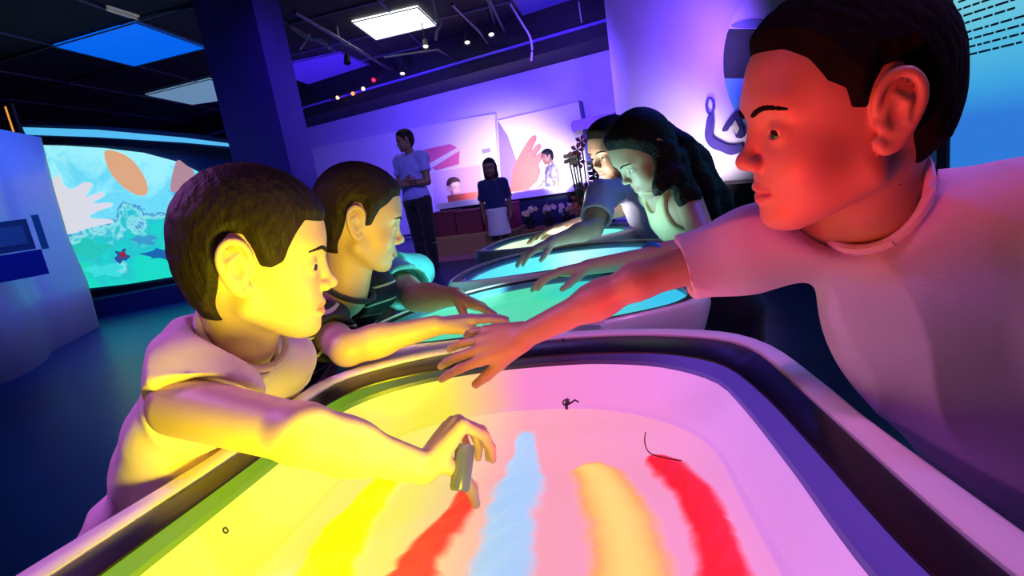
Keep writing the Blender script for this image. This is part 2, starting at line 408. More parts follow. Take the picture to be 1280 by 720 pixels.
def hand(s_,wrist,d,nv,side,sc,curls=((15,20,15),)*4,spread=(8,3,-3,-9),thumb=(40,10,10,10),kp=.008):
    """d fingers' direction, nv back of the hand, side +1/-1 which way the thumb leaves"""
    d=nrm(d); nv=nrm(np.asarray(nv)-d*np.dot(nv,d)); lat=nrm(np.cross(nv,d))*side; w=np.asarray(wrist,float)
    P=lambda a,b,c:w+sc*(d*a+lat*b+nv*c)
    mc=[(.088,.030,0),(.090,.010,.003),(.085,-.010,.002),(.076,-.028,-.002)]
    for i,m in enumerate(mc): s_.cone(P(.004,m[1]*.45,0),P(m[0],m[1],m[2]),.0165*sc,.0118*sc,k=kp*sc)
    s_.ell(P(.048,0,-.003),(.040*sc,.034*sc,.0145*sc),R=np.stack([d,lat,nv],1),k=.01*sc)
    L=[(.042,.025,.020),(.046,.029,.021),(.042,.027,.020),(.033,.020,.018)]; Rr=[(.0098,.0086,.0078,.0068),(.0100,.0088,.0080,.0068),(.0094,.0083,.0075,.0065),(.0084,.0074,.0066,.0058)]
    tips=[]
    for i in range(4):
        a=math.radians(spread[i]); dd=d*math.cos(a)+lat*math.sin(a); p=P(*mc[i]); c=curls[i] if len(curls)>1 else curls[0]; ang=0
        for j in range(3):
            ang+=math.radians(c[j]); v=dd*math.cos(ang)-nv*math.sin(ang); q=p+v*L[i][j]*sc
            s_.cone(p,q,Rr[i][j]*sc,Rr[i][j+1]*sc,k=.0035*sc); p=q
        tips.append(p)
    a0,dn,c1,c2=[math.radians(q) for q in thumb]
    b=P(.020,.016,-.006); v=d*math.cos(a0)+lat*math.sin(a0); v=nrm(v*math.cos(dn)-nv*math.sin(dn)); q=b+v*.044*sc
    s_.cone(b,q,.0155*sc,.0120*sc,k=.012*sc)
    ax=nrm(np.cross(v,d)+1e-6)
    for l,r0,r1,cc in ((.034,.0115,.0100,c1),(.027,.0100,.0078,c2)):
        v=nrm(v*math.cos(cc)+np.cross(ax,v)*math.sin(cc)); q2=q+v*l*sc; s_.cone(q,q2,r0*sc,r1*sc,k=.004*sc); q=q2
    return tips,q
def arm(sh,el,wr,r,handkw,sc,h):
    s=Sculpt(); s.cone(sh,el,r[0],r[1],k=.01); s.cone(el,np.asarray(el)+(np.asarray(wr)-el)*.35,r[1],r[2],k=.015); s.cone(np.asarray(el)+(np.asarray(wr)-el)*.3,wr,r[2],r[3],k=.02)
    tips=hand(s,wr,sc=sc,**handkw)
    V,F=s.mesh(h); return V,F,tips
def basis(up,side):
    up=nrm(up); side=nrm(np.asarray(side)-up*np.dot(side,up)); return np.stack([np.cross(side,up),side,up],1)   # x front, y side(left), z up
def torso(s,pel,nb,R,L,o=0,fat=1.0,k=.03):
    pel,nb,R,L=[np.asarray(q,float) for q in (pel,nb,R,L)]; B=basis(nb-pel,L-R); sp=np.linalg.norm(L-R); H=np.linalg.norm(nb-pel)
    c=(R+L)/2
    P=lambda t,f=0:pel+(nb-pel)*t+B[:,0]*f
    s.ell(P(.66),(.31*sp*fat+o,.47*sp+o,.30*H+o),R=B,k=k)
    s.ell(P(.36,.01*fat),(.31*sp*fat+o,.42*sp+o,.32*H+o),R=B,k=k)
    s.ell(P(.06),(.33*sp*fat+o,.45*sp+o,.24*H+o),R=B,k=k)
    for q in (R,L): s.cone(q,nb-(nb-pel)*.06,.155*sp+o,.13*sp+o,k=k)
    return B,sp,H
def person(name,label,J,mats,cat='person',group=None,h=(.0018,.002,.006,.004),hair=None,hairargs=None,lips=True,shirt_amp=.0022,sleeve=.55,skirt=None,seed=1,eyes=True,fat=1.0,collar=None,shirt_parts=None,tank=False):
    root=empty(name,(*(np.asarray(J['pel'])[:2]),0),label,cat,group)
    hR=frame(*J['head'][1:4]); O=np.asarray(J['head'][0],float); s=J['head'][4]; SV=s*np.array(J.get('hs',(.90,.97,1.02)))
    nb=np.asarray(J['nb'],float); nk=(hR.T@(nb-O))/SV
    V,F,t=head_mesh(h[0]/s,nk,neck_r=J.get('neckr',.045))
    parts=[(put(V*SV,O,hR,1),F)]; tints=[t]
    if eyes:
        from mathutils.bvhtree import BVHTree
        hbvh=BVHTree.FromPolygons(V.tolist(),F.tolist())
    R_,L_=np.asarray(J['R'],float),np.asarray(J['L'],float); pel=np.asarray(J['pel'],float)
    tb=Sculpt(); B,sp,H=torso(tb,pel,nb,R_,L_,o=-.006,fat=fat)
    tb.cone(nb,O-hR[:,2]*.02*s,J.get('neckr',.045)*s*1.0,J.get('neckr',.045)*s*.9,k=.02)
    legs=J.get('legs')
    if legs:
        for (hp,kn,an) in legs:
            lr=J.get('legr',(.055,.040,.027)); tb.cone(hp,kn,lr[0],lr[1],k=.02); tb.cone(kn,np.asarray(kn)+(np.asarray(an)-kn)*.3,lr[1],lr[1]*1.02,k=.02); tb.cone(np.asarray(kn)+(np.asarray(an)-kn)*.25,an,lr[1],lr[2],k=.02)
    V,F=tb.mesh(h[2]); V=press(V,.003); parts.append((V,F)); tints.append(np.zeros(len(V)))
    for key in ('armR','armL'):
        A=J.get(key)
        if not A: continue
        V,F,_=arm(A['sh'],A['el'],A['wr'],A['r'],A['hand'],A['sc'],A.get('h',h[1])); parts.append((V,F)); tints.append(np.zeros(len(V)))
    V,F=merge(parts)
    body=mesh_obj('body',V,F,mats['skin'],root,True,attr=np.concatenate(tints))
    if eyes:
        EV,EF,mi=eye_mesh()
        for y in (-1,1):
            R2=hR@frame(J.get('gaze',(0,8))[0],J.get('gaze',(0,8))[1])
            mesh_obj('eye',put(EV,O+hR@(SV*np.array([.0665,.031*y,-.007])),R2,s*.925),EF,None,root,True,mats=EYEM,mi=mi)
            b=Sculpt(); P=[]
            for q in range(9):
                u=q/8; py_=y*(.012+.036*u); pz_=.0115+.0065*math.sin(u*2.5)-.003*u
                hit=hbvh.ray_cast(Vector((.15,py_*1.25,pz_)),(Vector((0.,py_*.9,pz_))-Vector((.15,py_*1.25,pz_))).normalized())[0]
                P.append(np.array(hit if hit else (.08,py_,pz_)))
            for i in range(8): b.cone(P[i],P[i+1],.0024*(1-.04*i),.0024*(1-.04*(i+1)) if i<6 else .0013,k=.002)
            bv,bf=b.mesh(.0012); mesh_obj('eyebrow',put(bv*SV,O,hR,1),bf,mats['hair'],root,True)
    if hair is None or hair:
        V,F=hair_mesh(h[0]*1.15/s,**(hairargs or {})); V=put(V*SV,O,hR,1)
        if callable(hair):
            e=Sculpt(); hair(e,lambda *q:O+hR@(SV*np.array(q)))
            V2,F2=e.mesh(h[1]); V2=folds(V2,F2,.0016,.010,hR[:,0],seed); V,F=merge([(V,F),(V2,F2)])
        mesh_obj('hair',V,F,mats['hair'],root,True)
    # shirt
    if mats.get('shirt'):
        c=Sculpt(); o=J.get('loose',.008)
        if not tank:
            SL=[]
            for key in ('armR','armL'):
                A=J.get(key)
                if not A: continue
                sh=np.asarray(A['sh'],float); el=np.asarray(A['el'],float); e=sh+(el-sh)*A.get('sleeve',sleeve); rs=A.get('rs',(A['r'][0]+.012,A['r'][0]+.016)); u=nrm(el-sh)
                st=sh
                if A.get('slv'): st,e,u=A['slv']; u=nrm(u)
                SL.append((st,e,u,rs)); c.cone(st,e+u*.012,rs[0],rs[1]+.002,k=.025)
            for st,e,u,rs in SL:
                c.cone(e,e+u*.12,rs[1]+.022,rs[1]+.022,k=.001,sub=True,cap=True)
                c.cone(e-u*.035,e+u*.03,rs[1]-.020,rs[1]-.0055,k=.001,sub=True)
            torso(c,pel,nb,R_,L_,o=o,fat=fat)
        else:
            torso(c,pel,nb,R_,L_,o=o,fat=fat)
            for q,n_ in ((R_,-1),(L_,1)): c.ell(q+B[:,1]*n_*.02+B[:,2]*.01,(.09,.055,.075),R=B,k=.01,sub=True)
        nd=nrm(O-hR[:,2]*.06*s-nb); nr=J.get('neckr',.045)*s
        c.cone(nb-nd*.03,nb+nd*.10,nr*1.10,nr*1.25,k=.006,sub=True)
        c.cone(nb+nd*J.get('collarcut',.012),nb+nd*.14,nr*1.3,nr*1.6,k=.02,sub=True,cap=True)
        if J.get('hem') is not None:
            hb=pel+(nb-pel)*J['hem']; c.cone(hb,hb-B[:,2]*.6,.5,.5,k=.002,sub=True,cap=True)
        V,F=c.mesh(h[3]); V=relax(V,F,2); V=folds(V,F,shirt_amp,J.get('wl',.055),J.get('fdir',(1,.2,.5)),seed); V=relax(V,F,2); V=press(V,.007)
        if J.get('shirtfn'): V=J['shirtfn'](V,F)
        sm=mats['shirt']; shirt=mesh_obj(J.get('shirtname','shirt'),V,F,sm,root,True)
        # collar band
        cb=MB(); b2=basis(nd,B[:,1]); cr=J.get('collarr',nr*1.20)
        ring=[nb+nd*(J.get('collarcut',.012)+.005-.006*math.cos(t_))+cr*(b2[:,0]*math.cos(t_)*1.05+b2[:,1]*math.sin(t_)) for t_ in np.linspace(0,2*math.pi,33)]
        cb.tube(ring,.0055,8,cap=False); cb.build('collar',mats.get('collar',sm),shirt,True)
    if legs:
        p=Sculpt(); lr=J.get('legr',(.055,.040,.027)); o=.012
        B_=B
        p.ell(pel-B[:,2]*.02,(.36*sp*fat,.47*sp,.10),R=B,k=.02)
        if skirt:
            p.cone(pel,pel-np.array([0,0,skirt]),.42*sp,.52*sp,k=.03,cap=True)
        else:
            for (hp,kn,an) in legs:
                hp,kn,an=[np.asarray(q,float) for q in (hp,kn,an)]
                p.cone(hp,kn,lr[0]+o,lr[1]+o,k=.02); p.cone(kn,an+(kn-an)*J.get('trous',.05),lr[1]+o,lr[2]+o*1.2,k=.02)
        V,F=p.mesh(h[2]); V=folds(V,F,.002,.06,(0,0,1),seed+3); mesh_obj('skirt' if skirt else 'trousers',V,F,mats['pants'],root,True)
        for (hp,kn,an) in legs:
            an=np.asarray(an,float); f=nrm([B[0,0],B[1,0],0]); q=Sculpt(); sl=J.get('shoe',.8)
            q.ell(np.array([an[0],an[1],.035*sl])+f*.045*sl,(.11*sl,.043*sl,.034*sl),R=frame(math.degrees(math.atan2(f[1],f[0])),0),k=.01); q.cone(an,[an[0],an[1],.05*sl],.036*sl,.04*sl,k=.02)
            q.fn(lambda X,Y,Z:(.002-Z)+0*X+0*Y,(-20,-20,-1),(20,20,1))
            V,F=q.mesh(.004); mesh_obj('shoe',V,F,mats['shoe'],root,True)
    return root,O,hR,s
# ---------------------------------------------------------------- setting
def ramp(nt,fac,stops,interp='LINEAR'):
    r=nt.nodes.new('ShaderNodeValToRGB'); r.color_ramp.interpolation=interp
    e=r.color_ramp.elements
    while len(e)<len(stops): e.new(.5)
    for i,(p,c) in enumerate(stops): e[i].position=p; e[i].color=(*c,1)
    if fac is not None: nt.links.new(fac,r.inputs[0])
    return r
M_floor=mat('dark_blue_floor',(.015,.035,.13),.32,noise=.25,nscale=3,bump=.05,bscale=30)
M_ceil=mat('black_ceiling_tile',(.010,.010,.016),.9,noise=.3,nscale=5,bump=.2,bscale=80)
M_black=mat('black_paint',(.006,.006,.010),.7,noise=.2)
M_grid=mat('ceiling_grid_metal',(.10,.11,.16),.5,metal=.3)
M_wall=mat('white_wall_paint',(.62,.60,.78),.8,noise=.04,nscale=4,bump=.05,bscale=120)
M_mural=mat('printed_white_vinyl',(.80,.78,.82),.6,noise=.03,nscale=3)
def struct(o,lab=None): o['kind']='structure'; return o
fl=MB().box((0,5,-.05),(24,20,.1)).build('floor',M_floor); struct(fl)
ce=MB().box((0,5,3.06),(24,20,.1)).build('ceiling',M_ceil); struct(ce)
def xy(px,D,py=None):
    """plan position D metres ahead on the pixel's ray, taken at eye level"""
    if py is None: py=214.7-.153*(px-618)
    p=at(px,py,D); return np.array([p[0],p[1],0.])
def wall(name,a,b,z0,z1,m,th=.1):
    a=np.array(a);b=np.array(b); d=nrm(b-a); n=np.array([-d[1],d[0],0]);
    if n[1]<0: n=-n
    P=[a+[0,0,z0],b+[0,0,z0],b+[0,0,z1],a+[0,0,z1]]
    return MB().prism(P,n*th).build(name,m)
WA=xy(390,11.7); WB=xy(775,8.1); wd=nrm(WB-WA); wn=np.array([-wd[1],wd[0],0.])
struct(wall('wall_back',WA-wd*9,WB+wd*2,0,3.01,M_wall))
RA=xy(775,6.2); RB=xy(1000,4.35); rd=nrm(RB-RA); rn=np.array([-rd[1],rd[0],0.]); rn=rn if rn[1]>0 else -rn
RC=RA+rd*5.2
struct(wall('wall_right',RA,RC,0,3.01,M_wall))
struct(wall('wall_left',(-9,-3,0),(-9,13,0),0,3.01,M_black))
struct(wall('wall_far_right',(9.,-4,0),(9.01,9,0),0,3.01,M_black))
# dropped black soffit over the back wall, with its thin blue-lit edge
so=MB().box((WA+WB)/2*0+np.array([0,0,0]),(.01,.01,.01))
def along(A,d,n,s,off,z): return A+d*s+n*off+np.array([0,0,z])
def slab(A,d,n,s0,s1,o0,o1,z0,z1):
    P=[along(A,d,n,s0,o0,z0),along(A,d,n,s1,o0,z0),along(A,d,n,s1,o1,z0),along(A,d,n,s0,o1,z0)]
    return P,np.array([0,0,z1-z0])
Lb=np.linalg.norm(WB-WA)
s_=MB().prism(*slab(WA,wd,wn,-8.5,Lb+1.5,-.95,-.02,2.44,3.0)).build('trim_1',M_black); struct(s_)
s_=MB().prism(*slab(WA,wd,wn,-2,Lb+1.5,-1.0,-.955,2.60,2.63)).build('trim_2',mat('blue_edge_highlight',(.16,.12,.5),.4)); struct(s_)  # coloured strip stands for the blue highlight along the soffit edge
# black plinth below the right wall
s_=MB().prism(*slab(RA,rd,rn,.45,5.0,-.35,-.01,.0,.60)).build('trim_3',M_black); struct(s_)
# ceiling grid
gr=MB(); zc=2.985
def gline(p,q,ext=0):
    a=onz(*p,zc); b=onz(*q,zc); d=nrm(b-a); a=a-d*ext; b=b+d*ext; n=np.array([-d[1],d[0],0])*.014
    gr.prism([a-n,b-n,b+n,a+n],(0,0,.02))
gA=nrm(onz(170,28,zc)-onz(67,58,zc)); gB=nrm(onz(168,83,zc)-onz(67,58,zc)); g0=onz(67,58,zc)
T=1.18
for i in range(-3,9):
    a=g0+gA*T*i-gB*T*4; b=g0+gA*T*i+gB*T*5
    d=nrm(b-a); n=np.array([-d[1],d[0],0])*.013; gr.prism([a-n,b-n,b+n,a+n],(0,0,.02))
for j in range(-4,6):
    a=g0+gB*T*j-gA*T*3; b=g0+gB*T*j+gA*T*8
    d=nrm(b-a); n=np.array([-d[1],d[0],0])*.013; gr.prism([a-n,b-n,b+n,a+n],(0,0,.02))
struct(gr.build('trim_4',M_grid))
# ceiling panels
def cpanel(q,col,es,label,base=(.6,.6,.65),z=2.975):
    P=[onz(*p,z) for p in q]; c=sum(P)/4
    r=empty('ceiling_panel',(c[0],c[1],z),label,'ceiling panel')
    m=mat('panel_'+label.replace(' ','_')[:30],base,.5,emit=col if es else None,es=es)
    MB().prism(P,(0,0,.02)).build('diffuser',m,r)
    fr=MB()
    for i in range(4):
        a=P[i];b=P[(i+1)%4]; d=nrm(b-a); n=nrm(c-(a+b)/2); n=n-d*np.dot(n,d); n=nrm(n)*.02
        fr.prism([a-n*.6,b-n*.6,b+n*.3,a+n*.3],(0,0,-.008))
    fr.build('panel_frame',M_grid,r)
cpanel([(440,28),(522,9),(546,32),(470,50)],(.95,1,1),2.2,'bright white square light panel glowing in the dark ceiling')
cpanel([(67,58),(170,28),(258,60),(168,83)],(.0,.16,1),.75,'large bright blue ceiling tile at the upper left',base=(.02,.1,.5))
cpanel([(182,119),(262,99),(330,118),(240,131)],(.16,.30,.48),.8,'dim grey-blue light tile partly behind the dark pillar',base=(.1,.15,.2))
cpanel([(330,86),(425,66),(500,97),(405,112)],(.06,.02,.75),.55,'violet-blue ceiling tile right of the dark pillar, nearer of two',base=(.05,.02,.4))
cpanel([(340,132),(430,116),(500,135),(400,146)],(.07,.03,.75),.5,'violet-blue ceiling strip tile right of the pillar, above the back wall',base=(.05,.02,.4))
cpanel([(630,-18),(730,-45),(770,10),(660,30)],(.03,.015,.45),.55,'dim indigo ceiling tile at the top edge of the picture',base=(.03,.02,.2))
# pillar
a,b,c=xy(292,4.75,205),xy(362,4.3,205),xy(395,4.62,212); d=a+c-b
pl=MB().prism([a,b,c,d],(0,0,2.99)).build('trim_5',mat('indigo_pillar_paint',(.06,.045,.30),.6,noise=.05)); struct(pl); tag(pl,'dark indigo square pillar rising to the ceiling behind the boys','pillar')
# pipes, conduits and cables under the ceiling
M_pipe=mat('dark_pipe',(.05,.05,.07),.45,metal=.5)
def pipe(pts,z,r,label,name='ceiling_pipe',cat='pipe',m=None,group=None,sm=True):
    P=[onz(*p,z) for p in pts]
    if cat=='cable':
        D=np.dot(onz(*pts[0],2.97)-CAMP,FWD); P=[at(*p,D) for p in pts]; P=catmull(P,6,False) if len(P)>2 else P
    o=MB().tube(P,r,8).build(name,m or M_pipe,None,True); return tag(o,label,cat,group)
M_wire=mat('pale_cable',(.55,.52,.55),.5)
pipe([(368,15),(480,82),(560,120)],2.75,.022,'long dark pipe running under the ceiling left of the bright panel')
pipe([(610,-5),(650,82),(668,120)],2.8,.02,'dark pipe under the ceiling right of the bright panel')
pipe([(480,72),(548,62),(585,84)],2.7,.015,'thin dark conduit bent below the bright light panel','conduit','conduit')
pipe([(565,5),(600,40),(618,68)],2.72,.018,'dark conduit running past the small ceiling lamps','conduit','conduit')
pipe([(150,30),(200,15),(262,5)],2.8,.012,'grey rail under the ceiling beside the blue tile','ceiling_rail','rail')
pipe([(365,35),(385,48),(400,50),(412,60)],2.7,.016,'pale tangled cable hanging right of the pillar top','cable','cable',M_wire)
pipe([(388,42),(380,55),(375,62)],2.7,.010,'short pale cable end dangling beside the pillar','cable','cable',M_wire)
pipe([(421,33),(424,48),(430,56),(437,55)],2.75,.013,'pale hooked cable just left of the bright light panel','cable','cable',M_wire)
pipe([(540,-5),(546,20),(551,30),(546,40),(545,50)],2.7,.014,'knotted pale cable hanging at the right corner of the bright panel','cable','cable',M_wire)
pipe([(638,5),(652,28),(662,45),(665,60),(664,76)],2.7,.014,'long pale cable hanging in a curve under the indigo tile','cable','cable',M_wire)
pipe([(723,-2),(725,15),(727,28)],2.7,.008,'thin cable hanging at the top right of the black ceiling','cable','cable',M_wire)
M_lampg=mat('spot_glow',(.8,.8,.8),.4,emit=(1,.85,.7),es=1.6)
def spotlight(px,py,z,label,glow=M_lampg,s=1.0,toward=(0,-.6,-.8)):
    p=onz(px,py,z); r=empty('track_spotlight',p,label,'spotlight','small track spotlights under the ceiling')
    ax=nrm(toward); MB().lathe([(0,-.09*s),(.035*s,-.085*s),(.04*s,-.02*s),(.045*s,.03*s),(.04*s,.03*s),(.038*s,.0),(0,0)],p,ax,16).build('lamp_head',M_black,r,True)
    MB().lathe([(0,.004),(.036*s,.006),(.03*s,.0125),(0,.014)],p,ax,12).build('lens',glow,r,True)
    MB().tube([p-ax*.05*s,[p[0],p[1],2.99]],.008*s,6).build('stem',M_black,r,True)
spotlight(532,57,2.7,'small spotlight with a pale rim below the bright light panel')
spotlight(584,52,2.7,'small spotlight right of the bright panel, left of the hooked one')
spotlight(614,42,2.7,'small hooked spotlight nearest the top of the black ceiling')
spotlight(503,91,2.6,'tiny pale spotlight above the standing man')
spotlight(434,76,2.62,'small black spotlight in front of the violet tile',M_black)
spotlight(555,148,2.35,'black spotlight hanging in front of the blue wall top',mat('spot_glow_dim',(.5,.5,.5),.4,emit=(.9,.8,.9),es=.5),1.5)
spotlight(386,163,2.45,'pair-like pale spotlight at the left end of the blue wall',M_lampg,.8)
for px,py,c,l in ((422,122,(1,.55,.3),'peach'),(441,117,(1,.25,.03),'orange'),(454,111,(1,.7,.35),'amber'),(467,100,(1,.01,.02),'red')):
    p=onz(px,py,2.6); o=MB().lathe([(0,-.03),(.022,-.022),(.032,0),(.022,.022),(0,.03)],p,(1,.2,.1),12).build('indicator_lamp',mat('glow_'+l,(.1,.05,.05),.5,emit=c,es=2.5),None,True)
    tag(o,f'small {l} glowing lamp in the row beside the violet ceiling tile','lamp','row of coloured lamps by the violet tile')
bt=[onz(410,126,2.62),onz(475,97,2.62)]; o=MB().tube(bt,.015,8).build('lamp_batten',M_black,None,True); tag(o,'black batten carrying the row of coloured lamps','lamp batten')
p=onz(155,15,2.8); q=onz(135,8,2.8)
r=empty('linear_ceiling_light',(p+q)/2,'small ribbed grey linear light above the blue tile','linear light')
for k,dz in ((0,0),(1,.03)): MB().tube([onz(134,8+k*4,2.8),onz(173,20+k*4,2.8)],.012,8).build('tube',mat('grey_tube',(.3,.3,.3),.4,emit=(.6,.6,.5),es=.18),r,True)
MB().tube([onz(134,10,2.83),onz(175,22,2.83)],.02,8).build('housing',M_black,r,True)
# ---------------------------------------------------------------- projection screen at the left
SA=at(35,260,6.3); SB=at(320,260,7.2); SA=np.array([SA[0],SA[1],0]); SB=np.array([SB[0],SB[1],0]); sd=nrm(SB-SA); sn=np.array([-sd[1],sd[0],0.])
def onplane(px,py,A,n,off=0):
    d=FWD+RGT*(px-640)/FPX-UPV*(py-360)/FPX; A=A+n*off
    return CAMP+d*(np.dot(A-CAMP,n)/np.dot(d,n))
def flat(name,pts,A,n,m,off,th,parent=None,smooth=0):
    P=[onplane(x,y,A,n,off) for x,y in pts]
    if smooth: P=catmull(P,smooth)
    return MB().prism(P,n*th).build(name,m,parent)
def screen_mat():
    m=mat('projected_sea_image',(.05,.1,.12),.5); nt=m.node_tree; b=nt.nodes['Principled BSDF']; L=nt.links
    tc=nt.nodes.new('ShaderNodeTexCoord'); sp=nt.nodes.new('ShaderNodeSeparateXYZ'); L.new(tc.outputs['Object'],sp.inputs[0])
    n=nt.nodes.new('ShaderNodeTexNoise'); n.inputs['Scale'].default_value=2.2; n.inputs['Detail'].default_value=8; n.inputs['Roughness'].default_value=.65; n.inputs['Distortion'].default_value=.6; L.new(tc.outputs['Object'],n.inputs['Vector'])
    ma=nt.nodes.new('ShaderNodeMath'); ma.operation='MULTIPLY_ADD'; L.new(n.outputs['Fac'],ma.inputs[0]); ma.inputs[1].default_value=1.1; 
    mz=nt.nodes.new('ShaderNodeMath'); mz.operation='MULTIPLY_ADD'; L.new(sp.outputs['Z'],mz.inputs[0]); mz.inputs[1].default_value=.42; mz.inputs[2].default_value=-.52
    L.new(mz.outputs[0],ma.inputs[2])
    r=ramp(nt,ma.outputs[0],[(.25,(.01,.75,.55)),(.40,(.02,.55,.62)),(.47,(.30,.85,.85)),(.52,(.02,.25,.55)),(.56,(.20,.75,.95)),(.64,(.14,.72,.92)),(.80,(.35,.92,1.0))])
    L.new(r.outputs[0],b.inputs['Emission Color']); b.inputs['Emission Strength'].default_value=.95; return m
sc=empty('projection_screen',SA,'large glowing cyan screen with hands and reef at the left wall','screen')
SP=[(33,181),(80,182),(130,185),(180,191),(225,203),(262,222),(290,245),(300,290),(300,325),(235,343),(160,355),(88,363)]
flat('screen_surface',SP,SA,sn,screen_mat(),0,.05,sc)
flat('top_light_strip',[(28,159),(120,162),(230,172),(300,181),(298,184),(230,178),(120,171),(32,168)],SA,sn,mat('cyan_strip',(.1,.2,.25),.5,emit=(.10,.55,.95),es=.9),-.02,.03,sc)
flat('bezel',[(26,155),(130,158),(240,167),(330,180),(330,240),(310,330),(302,330),(235,347),(88,367)],SA,sn,mat('navy_bezel',(.01,.02,.10),.6),.06,.05,sc)
flat('black_strip',[(34,170),(120,173),(230,180),(300,188),(290,196),(225,189),(130,182),(36,180)],SA,sn,M_black,-.03,.02,sc)
mo=mat('orange_leaf_image',(.3,.15,.08),.6,emit=(.80,.42,.20),es=.9)
flat('orange_oval_image',[(131,189),(150,191),(168,203),(182,225),(184,241),(172,244),(152,232),(136,212)],SA,sn,mo,-.012,.01,sc,5)
mh=mat('pale_hand_image',(.4,.35,.33),.6,emit=(.72,.72,.70),es=.95)
flat('hand_image',[(72,218),(80,232),(92,236),(104,228),(116,230),(110,240),(108,246),(126,240),(130,245),(116,254),(138,253),(139,258),(122,264),(112,272),(136,274),(141,278),(124,282),(108,286),(90,292),(70,292),(60,270),(58,240)],SA,sn,mh,-.012,.01,sc,3)
flat('second_hand_image',[(222,200),(232,206),(242,214),(244,230),(238,245),(224,240),(213,238),(216,216)],SA,sn,mat('brown_hand_image',(.3,.2,.2),.6,emit=(.55,.30,.28),es=.8),-.012,.01,sc,3)
for (x,y,rx,ry,c) in ((110,310,26,10,(.02,.62,.50)),(92,335,20,14,(.02,.75,.50)),(205,318,24,7,(.01,.14,.42)),(232,262,14,10,(.01,.22,.60)),(152,320,8,8,(.03,.08,.30)),(180,300,14,6,(.05,.35,.60)),(225,290,16,8,(.08,.5,.75)),(130,338,22,8,(.05,.8,.75))):
    pts=[(x+rx*(1+.35*math.sin(5*t+x))*math.cos(t),y+ry*(1+.35*math.sin(4*t+y))*math.sin(t)) for t in np.linspace(0,2*math.pi,22)[:-1]]
    flat('coral_image',pts,SA,sn,mat('coral_%d'%x,(.05,.1,.12),.6,emit=c,es=.9),-.010,.008,sc,2)
flat('red_spot_image',[(150,316),(156,314),(157,321),(151,322)],SA,sn,mat('red_spot',(.3,.02,.02),.6,emit=(.5,.02,.03),es=.7),-.016,.006,sc)
# plinth below screen
P0=onplane(88,384,SA,sn); o=MB().prism([SA-sn*.15,SB-sn*.15,SB+sn*.3,SA+sn*.3],(0,0,.22)).build('screen_plinth',mat('navy_plinth_paint',(.01,.018,.09),.5)); tag(o,'dark navy plinth running under the projection screen','plinth')
# orange lit post
pa=onz(104,408,0); po=empty('lit_post',pa,'slim leaning-looking dark post with an orange glowing edge beside the screen','post')
pt=at(28,163,np.dot(pa-CAMP,FWD)); top=2.42
MB().box((pa[0],pa[1],top/2),(.05,.05,top)).build('post',M_black,po)
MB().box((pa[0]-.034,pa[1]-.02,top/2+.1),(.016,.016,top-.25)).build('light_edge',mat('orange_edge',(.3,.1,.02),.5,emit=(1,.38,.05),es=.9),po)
# left curved white panel wall
PX=[(-190,3.6),(-60,3.9),(0,4.35),(20,4.8),(45,5.1),(88,5.75)]
pw=[xy(x,D) for x,D in PX]; pw=catmull(pw,6,False); V=[];F=[]; n=len(pw)
for i,p in enumerate(pw):
    wv=.0; top=1.98+.0*i
    for z in (0,.5,1.0,1.5,2.02):
        V.append(p+np.array([.03*math.sin(z*4),0,z]))
for i in range(n-1):
    for k in range(4): F.append((i*5+k,(i+1)*5+k,(i+1)*5+k+1,i*5+k+1))
o=mesh_obj('curved_panel',V,F,mat('white_panel_gloss',(.65,.68,.75),.35,noise=.03),None,True); md=o.modifiers.new('s','SOLIDIFY'); md.thickness=.06
tag(o,'tall curved white exhibit panel washed in blue light at the far left','exhibit panel')
def card(px,py,w,h,D,label,m,name='wall_sign',inner=None):
    c=at(px,py,D); f=nrm(CAMP-c); f[2]=0; f=nrm(f); sdv=nrm(pw[8]-pw[1])
    r=empty(name,c,label,'sign')
    R=np.stack([sdv,np.cross([0,0,1],sdv),[0,0,1]],1)
    MB().box(c,(w,.02,h),R).build('board',m,r)
    if inner: MB().box(c-np.cross([0,0,1],sdv)*.012,(w*.7,.008,h*.6),R).build('print',inner,r)
    return r
card(12,296,.26,.24,4.22,'small framed grey-blue sign on the curved panel, upper one',mat('sign_grey',(.12,.16,.3),.5),inner=mat('sign_print',(.3,.35,.55),.5))
card(26,332,.30,.20,4.22,'solid deep blue rectangular card below the framed sign',mat('card_blue',(.02,.03,.5),.5),'blue_card')
card(50,290,.05,.30,4.75,'slim teal handle-like bracket on the curved panel near the post',mat('teal_bracket',(.03,.2,.3),.4),'wall_bracket')
# ---------------------------------------------------------------- back wall murals
MA_=np.array(WA)-wn*.08
def wflat(name,pts,m,off=0,th=.02,parent=None,smooth=0): return flat(name,pts,WA,wn,m,-.10-off,th,parent,smooth)
r=empty('mural_panel',WA,'wide white mural panel behind the standing man with a pink picture','mural'); 
wflat('board',[(388,186),(500,163),(618,142),(626,268),(540,288),(395,312)],M_mural,0,.05,r)
wflat('pink_picture',[(530,187),(562,180),(574,186),(573,205),(545,213),(530,203)],mat('pink_print',(.75,.16,.22),.6),.03,.02,r,0)
wflat('white_stroke',[(534,206),(572,184),(575,188),(538,211)],M_mural,.05,.01,r)
wflat('printed_text_block',[(602,187),(612,185),(613,190),(603,192)],mat('print_grey',(.3,.3,.4),.6),.03,.01,r)
wflat('pale_pink_print',[(540,216),(600,206),(606,255),(545,268)],mat('pale_pink_print',(.75,.55,.62),.6),.02,.01,r,0)
r=empty('mural_panel',WB,'white mural panel with a big printed pink hand','mural')
wflat('board',[(621,151),(725,127),(738,264),(628,284)],M_mural,0,.05,r)
wflat('violet_wedge_print',[(622,152),(634,170),(650,215),(640,240),(628,262)],mat('violet_print',(.25,.2,.75),.6),.03,.01,r)
